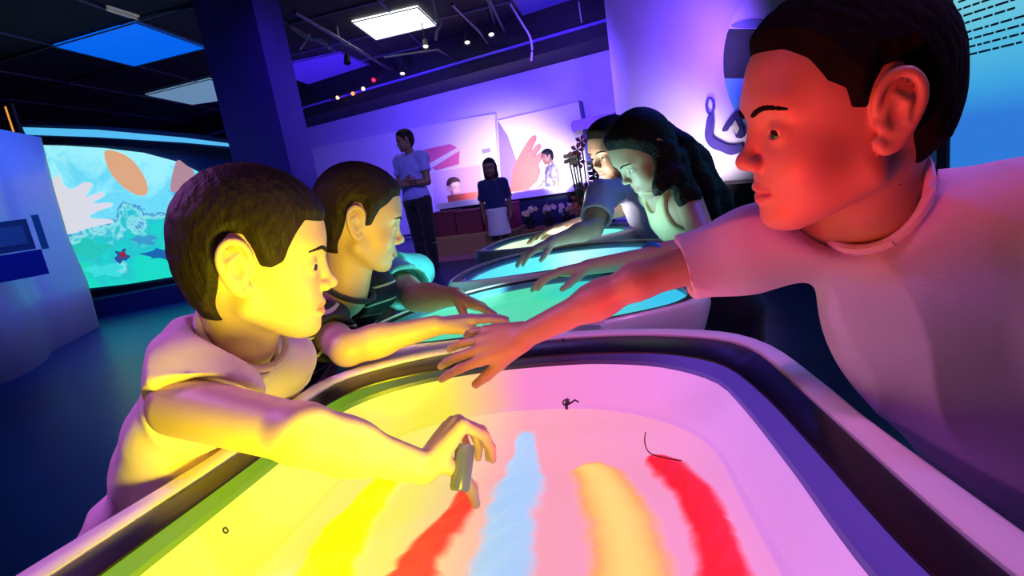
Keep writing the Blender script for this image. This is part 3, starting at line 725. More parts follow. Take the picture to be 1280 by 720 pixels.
wflat('hand_print',[(636,258),(638,232),(641,212),(647,198),(656,182),(664,171),(669,170),(668,177),(662,190),(672,180),(675,184),(667,196),(676,190),(678,195),(672,206),(674,214),(668,232),(655,248),(640,262)],mat('coral_pink_print',(.80,.17,.12),.6),.05,.015,r,3)
wflat('white_cuff_print',[(634,262),(652,246),(676,222),(679,226),(660,248),(642,264)],M_mural,.08,.01,r)
wflat('dark_edge_strip',[(723,126),(727,126),(739,206),(735,206)],mat('slate_strip',(.06,.08,.2),.6),.03,.03,r)
r=empty('hanging_sign',onplane(750,152,WA,wn,-.3),'violet slanting beam sign with small red flowers above the women','sign')
wflat('beam',[(713,156),(716,151),(788,136),(792,144),(735,160),(716,165)],mat('violet_sign_paint',(.35,.2,.62),.6),.3,.04,r)
for k,(x,y) in enumerate(((770,145),(776,142),(782,144),(787,140),(775,149),(765,149))):
    c=onplane(x,y,WA,wn,-.44); MB().lathe([(0,-.02),(.035,-.01),(.045,.01),(.02,.02),(0,.022)],c,(0,-1,.2),8).build('flower',mat('red_flower' if k%2 else 'dark_flower',(.6,.04,.12) if k%2 else (.06,.01,.05),.6),r,True)
# right wall figures
def rflat(name,pts,m,off=0,th=.02,parent=None,smooth=0): return flat(name,pts,RA,rn,m,-.03-off,th,parent,smooth)
ov=empty('oval_picture',onplane(950,80,RA,rn),'oval picture of sky, dark field and water behind the boy with dark hair','picture')
def ovp(f0,f1): 
    pts=[(958+54*math.cos(t),78+88*math.sin(t)) for t in np.linspace(0,2*math.pi,61)[:-1]]; return [(x,min(max(y,f0),f1)) for x,y in pts]
rflat('sky_print',ovp(-20,36),mat('sky_print',(.75,.78,.85),.6),0,.02,ov)
rflat('field_print',ovp(36,98),mat('field_print',(.035,.06,.03),.6),0,.02,ov)
rflat('water_print',ovp(98,170),mat('water_print',(.15,.65,.8),.6),0,.02,ov)
rflat('cloud_print',[(915,30),(935,24),(960,26),(960,34),(920,35)],mat('cloud_print',(.25,.33,.5),.6),.02,.008,ov,3)
fg=empty('painted_figure',onplane(900,165,RA,rn),'indigo painted acrobat arm holding a ring on the right wall','painted figure')
mfi=mat('indigo_print',(.05,.035,.25),.6)
rflat('arm_print',[(885,144),(890,144),(891,158),(890,170),(897,176),(912,182),(926,180),(928,188),(914,194),(900,189),(888,184),(881,172),(882,158)],mfi,0.03,.015,fg,3)
rg=MB(); ring=[onplane(887.5+4.6*math.cos(t),132+10*math.sin(t),RA,rn,-.04) for t in np.linspace(0,2*math.pi,25)]; rg.tube(ring,.011,6,False).build('ring_print',mfi,fg,True)
rflat('leg_print',[(902,163),(908,152),(916,142),(922,138),(926,152),(930,170),(920,172),(914,156),(908,164)],mfi,.03,.015,fg,2)
rflat('white_print',[(914,158),(919,150),(924,160),(920,168)],M_mural,.05,.006,fg)
r=rflat('orange_picture',[(842,172),(846,166),(856,166),(859,172),(858,188),(850,194),(843,190)],mat('orange_print',(.75,.17,.10),.6),0,.03,None,2); tag(r,'small orange-red rounded picture beside the long-haired woman','picture')
# glowing text panel at the right
TA=xy(1188,3.15); TB=xy(1330,2.55); td=nrm(TB-TA); tn=np.array([-td[1],td[0],0.]); tn=tn if tn[1]>0 else -tn
tp=empty('text_panel',TA,'tall cyan backlit panel filled with lines of small text behind the boy','text panel')
mt=mat('backlit_cyan_panel',(.05,.1,.15),.5,emit=(.06,.46,.85),es=.85)
nt=mt.node_tree; tc=nt.nodes.new('ShaderNodeTexCoord'); sp=nt.nodes.new('ShaderNodeSeparateXYZ'); nt.links.new(tc.outputs['Object'],sp.inputs[0])
mr=nt.nodes.new('ShaderNodeMapRange'); mr.inputs['From Min'].default_value=.9; mr.inputs['From Max'].default_value=1.55; nt.links.new(sp.outputs['Z'],mr.inputs[0])
rr=ramp(nt,mr.outputs[0],[(0,(.03,.22,.80)),(.25,(.05,.42,.85)),(.6,(.10,.58,.85)),(1,(.22,.72,.85))]); nt.links.new(rr.outputs[0],nt.nodes['Principled BSDF'].inputs['Emission Color'])
MB().prism([TA+[0,0,.3],TA+td*2.2+[0,0,.3],TA+td*2.2+[0,0,2.5],TA+[0,0,2.5]],tn*.06).build('backlit_board',mt,tp)
MB().box(TA-td*.03+[0,0,1.26],(.05,.07,2.52)).build('side_frame',M_black,tp)
MB().prism([TA+[0,0,0],TA+td*2.2,TA+td*2.2+tn*.1,TA+tn*.1],(0,0,.30)).build('base',M_black,tp)
tx=MB(); rt=random.Random(3)
zz=2.3; row=0
while zz>1.20:
    s0=.04; short=(row in (11,12,22))
    while s0<(.35 if short else 1.9):
        wl=rt.uniform(.02,.07)
        q=TA+td*s0-tn*.004; tx.prism([q+[0,0,zz],q+td*wl+[0,0,zz],q+td*wl+[0,0,zz+.011],q+[0,0,zz+.011]],tn*.003); s0+=wl+.012
    row+=1; zz-=.040 if not short else .05
tx.build('lines_of_text',mat('dark_text',(.01,.04,.10),.6),tp)
# ---------------------------------------------------------------- counter, boxes and flowers in front of the mural
CA=xy(540,7.6); CB=xy(742,6.9); cdv=nrm(CB-CA); cn_=np.array([-cdv[1],cdv[0],0.]); CL=np.linalg.norm(CB-CA)
ct=empty('display_counter',CA,'long low counter with a white top and dark front below the murals','counter')
MB().prism(*slab(CA,cdv,cn_,0,CL,0,.5,.60,.68)).build('countertop',mat('white_counter',(.85,.85,.88),.4),ct)
MB().prism(*slab(CA,cdv,cn_,.02,CL-.02,.05,.45,.0,.60)).build('counter_front',mat('dark_teal_front',(.008,.02,.04),.5),ct)
mm=mat('maroon_box',(.22,.03,.06),.7,noise=.1); mm2=mat('red_box',(.42,.05,.08),.7,noise=.1)
def crate(s0,w,z0,z1,off,m,label,dep=.3):
    o=MB().prism(*slab(CA,cdv,cn_,s0,s0+w,off,off+dep,z0,z1)); r=empty('storage_box',along(CA,cdv,cn_,s0+w/2,off+dep/2,z0),label,'box','boxes below the mural counter')
    o.build('box',m,r); MB().prism(*slab(CA,cdv,cn_,s0-.01,s0+w+.01,off-.01,off+dep+.01,z1,z1+.02)).build('lid',m,r)
crate(.02,.36,.25,.56,-.34,mm,'dark maroon box beside the standing man, left of three')
crate(.40,.36,.25,.54,-.34,mm,'dark maroon box, middle of the three under the mural')
crate(.80,.42,.25,.56,-.34,mm2,'brighter red box under the girl in navy, right of three')
o=MB().prism(*slab(CA,cdv,cn_,-.05,1.30,-.55,-.02,.0,.25)).build('low_bench',mat('tan_bench',(.45,.25,.12),.7)); tag(o,'low tan bench carrying the three maroon boxes','bench')
o=MB().prism(*slab(CA,cdv,cn_,-.6,2.0,-.95,-.57,.0,.012)).build('carpet',mat('mauve_carpet',(.42,.12,.25),.95,noise=.15,nscale=30,bump=.5,bscale=200)); tag(o,'flat mauve carpet in front of the tan bench','carpet')
def plant(c,label,n,rad,hgt,cols,leaf=(.01,.05,.02),pot=True,base=None,name='flower_pot'):
    c=np.array(c,float); r=empty(name,c,label,'flowers'); rl=random.Random(int(abs(c[0]*1000))+n)
    if pot: MB().lathe([(0,0),(.05,0),(.075,.10),(.08,.11),(.065,.11),(0,.09)],c,n=16).build('pot',base or mat('dark_pot',(.02,.02,.03),.5),r,True)
    st=MB(); lv=MB(); fl={}
    for i in range(n):
        a=rl.uniform(0,6.28); q=rl.uniform(.2,1)*rad; t=c+[q*math.cos(a),q*math.sin(a),.1+hgt*rl.uniform(.5,1)]
        st.tube([c+[0,0,.08],(c+t)/2+[0,0,.04],t],.004,5)
        col=rl.choice(cols); fl.setdefault(col,MB())
        for k in range(5):
            b=2*math.pi*k/5; u=np.array([math.cos(b),.0,math.sin(b)]); v=np.array([-math.sin(b),0,math.cos(b)]); z=np.array([0,-.012,0])
            fl[col].add([t,t+u*.022+v*.012+z,t+u*.036+z*.5,t+u*.022-v*.012+z],[(0,1,2,3)])
        for k in range(3):
            b=rl.uniform(0,6.28); m_=c+(t-c)*rl.uniform(.4,.8); u=np.array([math.cos(b),math.sin(b),.3])*.07; v=np.cross(u,[0,0,1])*.25
            lv.add([m_,m_+u*.5+v,m_+u,m_+u*.5-v],[(0,1,2,3)])
    st.build('stem',mat('stem_green',(.03,.08,.02),.6),r,True); o=lv.build('foliage',mat('leaf_green',leaf,.5),r); o['kind']='stuff'
    for i,(cc,m_) in enumerate(fl.items()): m_.build('blossom',mat('petal_%d_%d_%d'%tuple(int(99*q) for q in cc),cc,.6),r)
def cplant(s0,off,z,*a,**k): plant(along(CA,cdv,cn_,s0,off,z),*a,**k)
sb=along(CA,cdv,cn_,1.75,-.3,0)
o=MB().prism(*slab(CA,cdv,cn_,1.32,2.3,-.50,-.1,.0,.22)).build('planter_shelf',mat('brown_shelf',(.3,.12,.06),.7)); tag(o,'low brown shelf with yellow flowers right of the red box','shelf')
for i in range(4): cplant(1.41+.245*i,-.3,.221,['yellow flowers on the brown shelf, leftmost pot','yellow flowers on the brown shelf, second pot from left','yellow flowers on the brown shelf, third pot from left','yellow flowers on the brown shelf, rightmost pot'][i],9,.10,.16,[(.9,.75,.25),(.95,.9,.6)])
# ---------------------------------------------------------------- light tables
M_shell=mat('white_table_shell',(.85,.80,.80),.35,noise=.03,nscale=5,coat=.3)
M_rim=mat('black_glass_rim',(.008,.006,.014),.32,spec=.25)
M_lip=mat('tinted_acrylic_lip',(.14,.30,.46),.22,coat=.4)
def resample(P,c,n=120):
    """closed outline -> radius for n even angles about c"""
    Q=np.array(catmull([(*p,0.) for p in P],14))[:,:2]-np.array(c); a=np.arctan2(Q[:,1],Q[:,0]); r=np.hypot(Q[:,0],Q[:,1]); o=np.argsort(a); a,r=a[o],r[o]
    t=np.linspace(-math.pi,math.pi,n,endpoint=False); return t,np.interp(t,np.r_[a-2*math.pi,a,a+2*math.pi],np.r_[r,r,r])
def ringpts(t,r,c,z): return np.stack([c[0]+r*np.cos(t),c[1]+r*np.sin(t),np.full(len(t),z)],1)
def loft(rings,close=False):
    n=len(rings[0]); V=np.concatenate(rings); F=[]
    for i in range(len(rings)-1):
        for k in range(n): F.append((i*n+k,i*n+(k+1)%n,(i+1)*n+(k+1)%n,(i+1)*n+k))
    if close: F.append(tuple((len(rings)-1)*n+k for k in range(n)))
    return V,F
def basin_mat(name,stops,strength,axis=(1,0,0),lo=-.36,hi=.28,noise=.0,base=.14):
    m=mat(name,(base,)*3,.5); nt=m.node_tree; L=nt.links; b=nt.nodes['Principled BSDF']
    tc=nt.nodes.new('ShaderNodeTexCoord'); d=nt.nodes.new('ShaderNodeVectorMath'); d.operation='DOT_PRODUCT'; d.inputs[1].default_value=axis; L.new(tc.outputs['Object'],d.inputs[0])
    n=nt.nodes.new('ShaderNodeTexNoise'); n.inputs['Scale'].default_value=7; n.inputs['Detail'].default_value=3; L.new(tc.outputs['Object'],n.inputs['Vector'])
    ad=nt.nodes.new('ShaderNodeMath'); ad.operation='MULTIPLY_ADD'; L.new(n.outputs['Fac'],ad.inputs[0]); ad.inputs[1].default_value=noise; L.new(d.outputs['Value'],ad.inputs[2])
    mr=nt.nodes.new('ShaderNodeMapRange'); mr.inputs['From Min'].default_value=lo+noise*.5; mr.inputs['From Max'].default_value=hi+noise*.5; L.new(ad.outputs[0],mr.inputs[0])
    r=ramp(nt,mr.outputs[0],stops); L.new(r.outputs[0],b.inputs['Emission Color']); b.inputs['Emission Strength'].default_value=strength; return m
def table(label,c,outer,bo,bi,inn,floor_,wallm,floorm,zt=.70,zf=.625,lipm=None,pedestal=.62,drop=.10,lipz=.010):
    r=empty('light_table',(c[0],c[1],0),label,'light table','row of glowing water tables')
    t,ro=resample(outer,c); _,rb=resample(bo,c); _,rbi=resample(bi,c); _,ri=resample(inn,c); _,rf=resample(floor_,c)
    rb=np.minimum(rb,ro-.012); rbi=np.minimum(rbi,rb-.012); ri=np.minimum(ri,rbi-.012); rf=np.minimum(rf,ri-.004)
    TABLES.append((t,ro+.004,c,zt))
    R=lambda rr,z:ringpts(t,rr,c,z)
    V,F=loft([R(rb+.002,zt-.004),R(rb+.003,zt+.001),R(rb+.006,zt+.003),R(ro-.010,zt+.003),R(ro-.004,zt),R(ro,zt-.008),R(ro+.002,zt-.03),R(ro-.012,zt-drop*.8),R(ro-.05,zt-drop),R(ro*pedestal+.03,zt-drop-.06),R(ro*pedestal,.06),R(ro*pedestal+.01,.0)]); mesh_obj('shell',V,F,M_shell,r,True,sharp=40)
    V,F=loft([R(rbi-.004,zt-.006),R(rbi-.003,zt-.001),R(rbi,zt),R(rb-.002,zt),R(rb+.002,zt-.002),R(rb+.003,zt-.006)]); mesh_obj('black_rim',V,F,M_rim,r,True,sharp=30)
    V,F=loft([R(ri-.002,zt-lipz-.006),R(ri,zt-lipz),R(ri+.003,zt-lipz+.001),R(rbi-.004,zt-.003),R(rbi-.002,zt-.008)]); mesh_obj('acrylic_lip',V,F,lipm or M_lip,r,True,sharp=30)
    ws=[R(ri+.001,zt-lipz-.003),R(ri-.002,zt-lipz-.006)]
    for k in range(1,7): u=k/6; ws.append(R(ri+(rf-ri)*u,zt-lipz-.006+(zf+.012-(zt-lipz-.006))*u))
    ws+= [R(rf-.004,zf+.005),R(rf-.012,zf+.001)]
    V,F=loft(ws); mesh_obj('basin_wall',V,F,wallm,r,True,sharp=30)
    fs=[R(rf-.010,zf+.001)]+[R((rf-.012)*q,zf) for q in (1,.8,.6,.4,.2,.02)]
    V,F=loft(fs,True); mesh_obj('basin_floor',V,F,floorm,r,True)
    return r
c1=(-.04,.38)
o1=[(-.505,.458),(-.415,.662),(-.375,.80),(-.335,.895),(-.22,.952),(-.073,.965),(.073,.948),(.20,.905),(.317,.830),(.358,.742),(.352,.60),(.342,.50),(.334,.33),(.325,.12),(.25,.0),(0,-.05),(-.3,-.05),(-.5,.0),(-.58,.12),(-.56,.3)]
bo1=[(-.460,.449),(-.378,.651),(-.340,.79),(-.303,.868),(-.20,.912),(-.06,.925),(.069,.909),(.19,.868),(.290,.800),(.325,.730),(.318,.61),(.303,.47),(.290,.330),(.28,.14),(.21,.04),(0,0),(-.28,0),(-.46,.04),(-.53,.14),(-.51,.3)]
bi1=[(-.415,.442),(-.345,.640),(-.310,.765),(-.262,.825),(-.17,.852),(-.06,.858),(.06,.838),(.15,.808),(.222,.768),(.272,.700),(.278,.60),(.268,.48),(.252,.34),(.24,.18),(.17,.08),(0,.05),(-.26,.05),(-.42,.09),(-.48,.17),(-.46,.3)]
i1=[(-.390,.442),(-.325,.640),(-.292,.752),(-.245,.806),(-.165,.838),(-.06,.848),(.06,.828),(.14,.796),(.205,.752),(.250,.680),(.252,.60),(.238,.46),(.222,.34),(.21,.18),(.15,.10),(0,.07),(-.25,.07),(-.40,.11),(-.46,.18),(-.44,.3)]
f1=[(-.350,.442),(-.290,.620),(-.255,.730),(-.215,.785),(-.145,.815),(-.05,.822),(.05,.802),(.13,.765),(.195,.700),(.225,.62),(.215,.50),(.205,.40),(.195,.30),(.18,.18),(.12,.12),(0,.1),(-.22,.1),(-.36,.14),(-.41,.2),(-.39,.3)]
W1=basin_mat('basin_wall_glow',[(0,(1,.92,.04)),(.33,(1,.90,.04)),(.44,(.98,.50,.30)),(.52,(.95,.27,.66)),(.8,(.90,.27,.80)),(1,(.62,.24,.95))],.84,axis=(1,-.1,0),lo=-.44,hi=.24,noise=.02)
F1=basin_mat('basin_floor_glow',[(0,(1,.95,.07)),(.30,(1,.90,.14)),(.42,(1,.60,.36)),(.52,(1,.39,.46)),(.66,(1,.36,.54)),(.85,(.98,.32,.66)),(1,(.80,.28,.85))],.88,axis=(1,-.12,0),lo=-.42,hi=.20,noise=.05)
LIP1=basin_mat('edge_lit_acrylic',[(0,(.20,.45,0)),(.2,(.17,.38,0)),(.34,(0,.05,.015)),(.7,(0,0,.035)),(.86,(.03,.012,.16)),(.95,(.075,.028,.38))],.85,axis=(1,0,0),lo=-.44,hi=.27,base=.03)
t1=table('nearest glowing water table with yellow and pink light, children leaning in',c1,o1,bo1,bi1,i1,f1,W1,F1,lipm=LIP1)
def scaled(P,c,d): 
    out=[]
    for x,y in P:
        v=np.array([x-c[0],y-c[1]]); L=np.linalg.norm(v); out.append(tuple(np.array(c)+v*(L+d)/L))
    return out
def rings(P,c): return scaled(P,c,.062),scaled(P,c,.046),scaled(P,c,.018),P,scaled(P,c,-.035)
c2=(.02,1.20); b2=[(-.33,1.10),(-.28,1.22),(-.18,1.34),(-.02,1.42),(.14,1.43),(.27,1.36),(.350,1.24),(.368,1.14),(.345,1.075),(.28,1.026),(.13,1.005),(0,1.014),(-.15,1.025),(-.27,1.045)]
W2=basin_mat('green_cyan_glow',[(0,(.06,.85,.40)),(.55,(.06,.80,.45)),(.8,(.03,.75,.75)),(1,(.02,.62,.95))],.85,lo=-.33,hi=.34)
F2=basin_mat('green_floor_glow',[(0,(.10,.75,.42)),(.6,(.08,.78,.45)),(.8,(.05,.75,.65)),(1,(.02,.62,.95))],.85,lo=-.33,hi=.34,noise=.1)
t2=table('green and cyan glowing water table, second in the row',c2,scaled(b2,c2,.045),scaled(b2,c2,.032),scaled(b2,c2,.012),b2,scaled(b2,c2,-.02),W2,F2,zf=.655)
c3=(.18,1.74); b3=[(-.13,1.62),(-.09,1.75),(0,1.86),(.14,1.92),(.30,1.90),(.42,1.82),(.47,1.72),(.45,1.63),(.33,1.585),(.18,1.575),(.03,1.575),(-.08,1.585)]
W3=basin_mat('cyan_glow',[(0,(.05,.6,.9)),(.4,(.1,.8,.85)),(.6,(.5,.95,.8)),(1,(.02,.5,.95))],1.15,lo=-.13,hi=.47)
F3=basin_mat('cyan_floor_glow',[(0,(.04,.55,.9)),(.45,(.12,.85,.85)),(.65,(.55,.95,.8)),(1,(.02,.45,.95))],1.15,lo=-.13,hi=.47,noise=.1)
t3=table('cyan glowing water table, third in the row beside the long-haired woman',c3,*rings(b3,c3),W3,F3)
c4=(.22,2.30); b4=[(-.06,2.18),(-.03,2.30),(.05,2.41),(.2,2.47),(.38,2.44),(.48,2.34),(.50,2.22),(.42,2.13),(.25,2.10),(.08,2.11)]
W4=basin_mat('pale_lime_glow',[(0,(.8,.95,.6)),(.5,(.5,.95,.6)),(1,(.1,.8,.7))],1.2,lo=-.05,hi=.5)
t4=table('farthest water table glowing pale yellow and mint',c4,*rings(b4,c4),W4,W4)
# small label plate on the second table
p=onz(736,404,.70); o=MB().box((p[0],p[1]-.018,.7065),(.052,.014,.004),frame(-8,0)).build('label_plate',mat('label_white',(.75,.85,.75),.5),t2)
q=MB()
for k in range(6): q.box((p[0]-.018+.007*k,p[1]-.016-.001*k,.7090),(.004,.006,.0008),frame(-8,0))
q.build('label_print',mat('label_ink',(.1,.12,.12),.6),o)
# steel nozzles and screws on the near basin
M_noz=mat('dark_steel',(.06,.04,.08),.35,metal=.7)
def nozzle(px,py,z,s=1.0,kind=0):
    p=onz(px,py,z)
    m=MB()
    if kind==0:
        m.tube([p+[0,0,-.004],p+[0,0,.004],p+[.003*s,-.001,.010*s]],.0022*s,8); ring=[p+[.004*s*math.cos(t),-.002,.006*s+.004*s*math.sin(t)] for t in np.linspace(0,6.283,13)]; m.tube(ring,.0011*s,6,False)
        m.tube([p+[.004*s,0,.003],p+[.012*s,0,.007*s],p+[.016*s,0,.004]],.0013*s,6)
    elif kind==1:
        ring=[p+[.0035*s*math.cos(t),0,.0045*s*math.sin(t)] for t in np.linspace(0,6.283,15)]; m.tube(ring,.0013*s,6,False)
    else: m.tube([p+[0,0,-.003*s],p+[0,0,.004*s]],[.0016*s,.001*s],6)
    o=m.build('nozzle' if kind==0 else 'screw',M_noz,t1,True)
nozzle(708,508,.635,1.2,0); nozzle(848,461,.675,1.0,1); nozzle(868,484,.66,.7,2); nozzle(924,504,.665,1.3,2); nozzle(1056,664,.668,1.3,2); nozzle(366,562,.68,.9,2); nozzle(282,663,.675,.7,1); nozzle(704,425,.703,1.0,2); nozzle(660,430,.703,.8,2)
# dyed plumes swirling on the basin floor
def plume_mat(name,col,es,core=None,k=1.0):
    m=bpy.data.materials.new(name); m.use_nodes=True; nt=m.node_tree; L=nt.links; b=nt.nodes['Principled BSDF']; out=nt.nodes['Material Output']
    b.inputs['Base Color'].default_value=(*[q*.4 for q in col],1); b.inputs['Emission Color'].default_value=(*col,1); b.inputs['Emission Strength'].default_value=es; b.inputs['Roughness'].default_value=.6
    a=nt.nodes.new('ShaderNodeAttribute'); a.attribute_name='tint'
    tc=nt.nodes.new('ShaderNodeTexCoord'); n=nt.nodes.new('ShaderNodeTexNoise'); n.inputs['Scale'].default_value=24; n.inputs['Detail'].default_value=5; L.new(tc.outputs['Object'],n.inputs['Vector'])
    ma=nt.nodes.new('ShaderNodeMath'); ma.operation='MULTIPLY_ADD'; L.new(n.outputs['Fac'],ma.inputs[0]); ma.inputs[1].default_value=.7; L.new(a.outputs['Fac'],ma.inputs[2])
    mr=nt.nodes.new('ShaderNodeMapRange'); mr.interpolation_type='SMOOTHSTEP'; mr.inputs['From Min'].default_value=.36; mr.inputs['From Max'].default_value=1.1/k; L.new(ma.outputs[0],mr.inputs[0])
    if core:
        r=ramp(nt,a.outputs['Fac'],[(0,col),(.55,col),(1,core)]); L.new(r.outputs[0],b.inputs['Emission Color'])
    tr=nt.nodes.new('ShaderNodeBsdfTransparent'); mx=nt.nodes.new('ShaderNodeMixShader'); L.new(mr.outputs[0],mx.inputs[0]); L.new(tr.outputs[0],mx.inputs[1]); L.new(b.outputs[0],mx.inputs[2]); L.new(mx.outputs[0],out.inputs[0]); return m
def plume(pts,label,m,name='dye_plume',hgt=.008,z0=.6265,seed=0):
    C=catmull([(*onz(x,y,z0)[:2],wd_*.001) for x,y,wd_ in pts],10,False); C=np.array(C); n=len(C); V=[];A=[];K=14; rl=np.random.default_rng(seed); wob=rl.normal(0,1,(2,n)); wob=(wob+np.roll(wob,1,1)+np.roll(wob,2,1))/3
    for i in range(n):
        d=C[min(i+1,n-1),:2]-C[max(i-1,0),:2]; d/=np.linalg.norm(d)+1e-9; nn=np.array([-d[1],d[0]]); ew=min(1,(i/4.)) 
        for k in range(K+1):
            u=k/K*2-1; w_=C[i,2]*(1+.14*wob[0 if u<0 else 1,i]); p=C[i,:2]+nn*u*w_; f=max(0,1-u*u); V.append((p[0],p[1],z0+hgt*f*ew*(.8+.2*math.sin(i*.9+u*5)))); A.append(f*ew)
    F=[(i*(K+1)+k,(i+1)*(K+1)+k,(i+1)*(K+1)+k+1,i*(K+1)+k+1) for i in range(n-1) for k in range(K)]
    o=mesh_obj(name,V,F,m,None,True,attr=A); tag(o,label,'dye plume','coloured plumes on the near table'); return o
plume([(520,560,18),(480,605,26),(440,655,32),(405,715,36),(385,780,38)],'saturated yellow plume in the glowing table under the left boy\'s arm',plume_mat('yellow_dye',(.95,.98,.0),.85,k=1.3))
plume([(590,600,12),(575,640,20),(545,675,26),(515,720,32),(480,780,36)],'red plume streaming from the tube in the left boy\'s hand',plume_mat('red_dye',(1,.06,.03),.85),seed=2)
plume([(657,538,15),(656,580,24),(650,610,36),(638,650,32),(630,690,38),(615,780,46)],'pale blue plume in the middle of the glowing table',plume_mat('blue_dye',(.40,.68,.95),.85),seed=3)
plume([(728,580,24),(752,605,38),(772,650,44),(785,700,46),(795,790,50)],'orange plume with a bright yellow centre on the glowing table',plume_mat('orange_dye',(1,.42,.12),.85,(1,.78,.22)),seed=4)
plume([(810,570,14),(838,590,26),(872,625,27),(890,670,28),(905,720,30),(915,790,30)],'crimson plume curling along the right side of the basin',plume_mat('crimson_dye',(1,.015,.035),.85),seed=5)
cw=MB(); cw.tube(catmull([onz(807,540,.655),onz(806,553,.645),onz(812,566,.640),onz(830,572,.638),onz(852,576,.638)],6,False),[.0008]*31,6); 
o=cw.build('curled_wire',mat('dark_red_wire',(.12,.005,.02),.5),None,True); tag(o,'thin dark red wire curling along the edge of the crimson plume','wire')
# ---------------------------------------------------------------- people round the tables
def skin(name,c,lip): return mat(name,c,.48,noise=.06,nscale=18,attr=lip,bump=.06,bscale=220,sheen=.05)
SK1=skin('fair_skin',(.66,.43,.31),(.62,.25,.22)); SK2=skin('tan_skin',(.56,.36,.26),(.5,.2,.18)); SK3=skin('brown_skin',(.48,.24,.17),(.42,.14,.13))
SKm=skin('deep_skin',(.22,.11,.08),(.25,.08,.08))
def hairm(name,c): return mat(name,c,.65,noise=.45,nscale=60,bump=.8,bscale=140,stretch=(1,1,.35),spec=.22)
HB=hairm('dark_brown_hair',(.018,.010,.006)); HK=hairm('black_hair',(.008,.007,.009)); HM=hairm('brown_hair',(.06,.03,.02))
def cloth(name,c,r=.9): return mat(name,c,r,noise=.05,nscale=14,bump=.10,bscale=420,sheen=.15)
DK=cloth('dark_trousers',(.015,.018,.04)); SHOE=mat('dark_shoe',(.02,.02,.025),.5)
WS=cloth('white_cotton',(.78,.74,.76))
def legs(pel,side,gap,kn=.36,off=(0,0,0),fwd=(0,0)):
    pel=np.asarray(pel,float); side=np.asarray(side,float); out=[]
    for k in (-1,1):
        h=pel+side*gap*k-[0,0,.03]; out.append((h,np.array([h[0]+off[0]*.5,h[1]+off[1]*.5,h[2]*.52]),np.array([h[0]+off[0],h[1]+off[1],.065])))
    return out
# --- boy at the left, pink tee
O1=at(322,322,.665); F1_=frame(17,12,0)
RS=at(236,462,.63); LS=at(352,452,.815); NB=at(300,425,.70); PEL=at(160,690,.80)+np.array([.01,0,0]); SH=at(226,507,.60)
W=at(530,585,.617)
kid1=dict(head=(O1,15,11,0,.98),nb=NB,R=RS,L=LS,pel=PEL,gaze=(-12,8),
  armR=dict(sh=SH,el=at(380,543,.535),wr=W,r=(.034,.0285,.0265,.0185),sc=.70,slv=(at(262,435,.68),at(260,500,.625),-UPV*.8-FWD*.55+RGT*.1),rs=(.052,.066),
    hand=dict(d=at(568,532,.637)-W,nv=UPV*.8-RGT*.45-FWD*.15,side=-1,curls=((78,32,22),(74,40,25),(76,42,28),(78,45,30)),spread=(6,2,-3,-8),thumb=(10,78,-30,-15))),
  armL=dict(sh=LS,el=LS+np.array([-.10,.15,-.10]),wr=LS+np.array([-.17,.17,-.26]),r=(.032,.027,.024,.018),sc=.72,sleeve=.55,rs=(.046,.050),h=.003,
    hand=dict(d=(0.1,0,-1),nv=(-1,0,0),side=1)),
  legs=legs(PEL,(-.3,.95,0),.06),legr=(.062,.045,.030),loose=.014,hem=-.15,wl=.07,fdir=(1,.3,.6),collarcut=.010,neckr=.046)
HL1=[(.12,.050),(.084,.048),(.066,.050),(.056,.036),(.046,.018),(.040,.002),(.026,-.006),(.014,-.002),(.006,.018),(-.004,.034),(-.020,.036),(-.034,.020),(-.036,-.012),(-.040,-.030),(-.050,-.064),(-.14,-.064),(-.14,.14),(.12,.14)]
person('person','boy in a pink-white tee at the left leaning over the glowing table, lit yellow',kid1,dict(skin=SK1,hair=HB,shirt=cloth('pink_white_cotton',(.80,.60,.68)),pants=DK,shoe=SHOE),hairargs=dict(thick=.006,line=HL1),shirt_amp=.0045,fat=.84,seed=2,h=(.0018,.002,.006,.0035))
# tube he holds
ta=at(582,556,.630); tb_=at(574,614,.610)
o=MB().lathe([(0,0),(.0095,.0),(.0115,.004),(.0115,np.linalg.norm(ta-tb_)-.003),(.010,np.linalg.norm(ta-tb_)),(0,np.linalg.norm(ta-tb_)-.001)],tb_,ta-tb_,20).build('plastic_tube',mat('smoky_blue_plastic',(.16,.17,.30),.25,coat=.4),None,True); tag(o,'short smoky blue plastic tube in the left boy\'s fingers','tube')
o['category']='tube'
# --- boy at the right, white tee
O3=at(1046,142,.515); RS=at(945,306,.63); LS=at(1310,262,.50); NB=at(1090,248,.56); PEL=np.array([.62,.50,.50])
W=at(655,420,.77)
kid3=dict(head=(O3,173,1,-2,1.0),nb=NB,R=RS,L=LS,pel=PEL,gaze=(14,12),
  armR=dict(sh=RS,el=at(797,351,.67),wr=W,r=(.026,.0215,.0212,.0175),sc=.78,sleeve=.60,rs=(.038,.041),
    hand=dict(d=at(572,438,.80)-W,nv=UPV*.5-FWD*.85+RGT*.1,side=1,curls=((-4,14,10),(6,14,10),(10,16,12),(16,20,14)),spread=(12,3,-7,-17),thumb=(30,14,4,4))),
  armL=dict(sh=LS,el=at(1420,440,.46),wr=at(1480,640,.52),r=(.034,.029,.027,.02),sc=.74,sleeve=.9,rs=(.046,.056),h=.003,
    hand=dict(d=(0,0,-1),nv=(1,0,0),side=1)),
  legs=legs(PEL,(.2,.95,0),.065),legr=(.062,.045,.030),loose=.012,hem=-.05,wl=.13,fdir=(.8,.3,.5),collarcut=.012,neckr=.047)
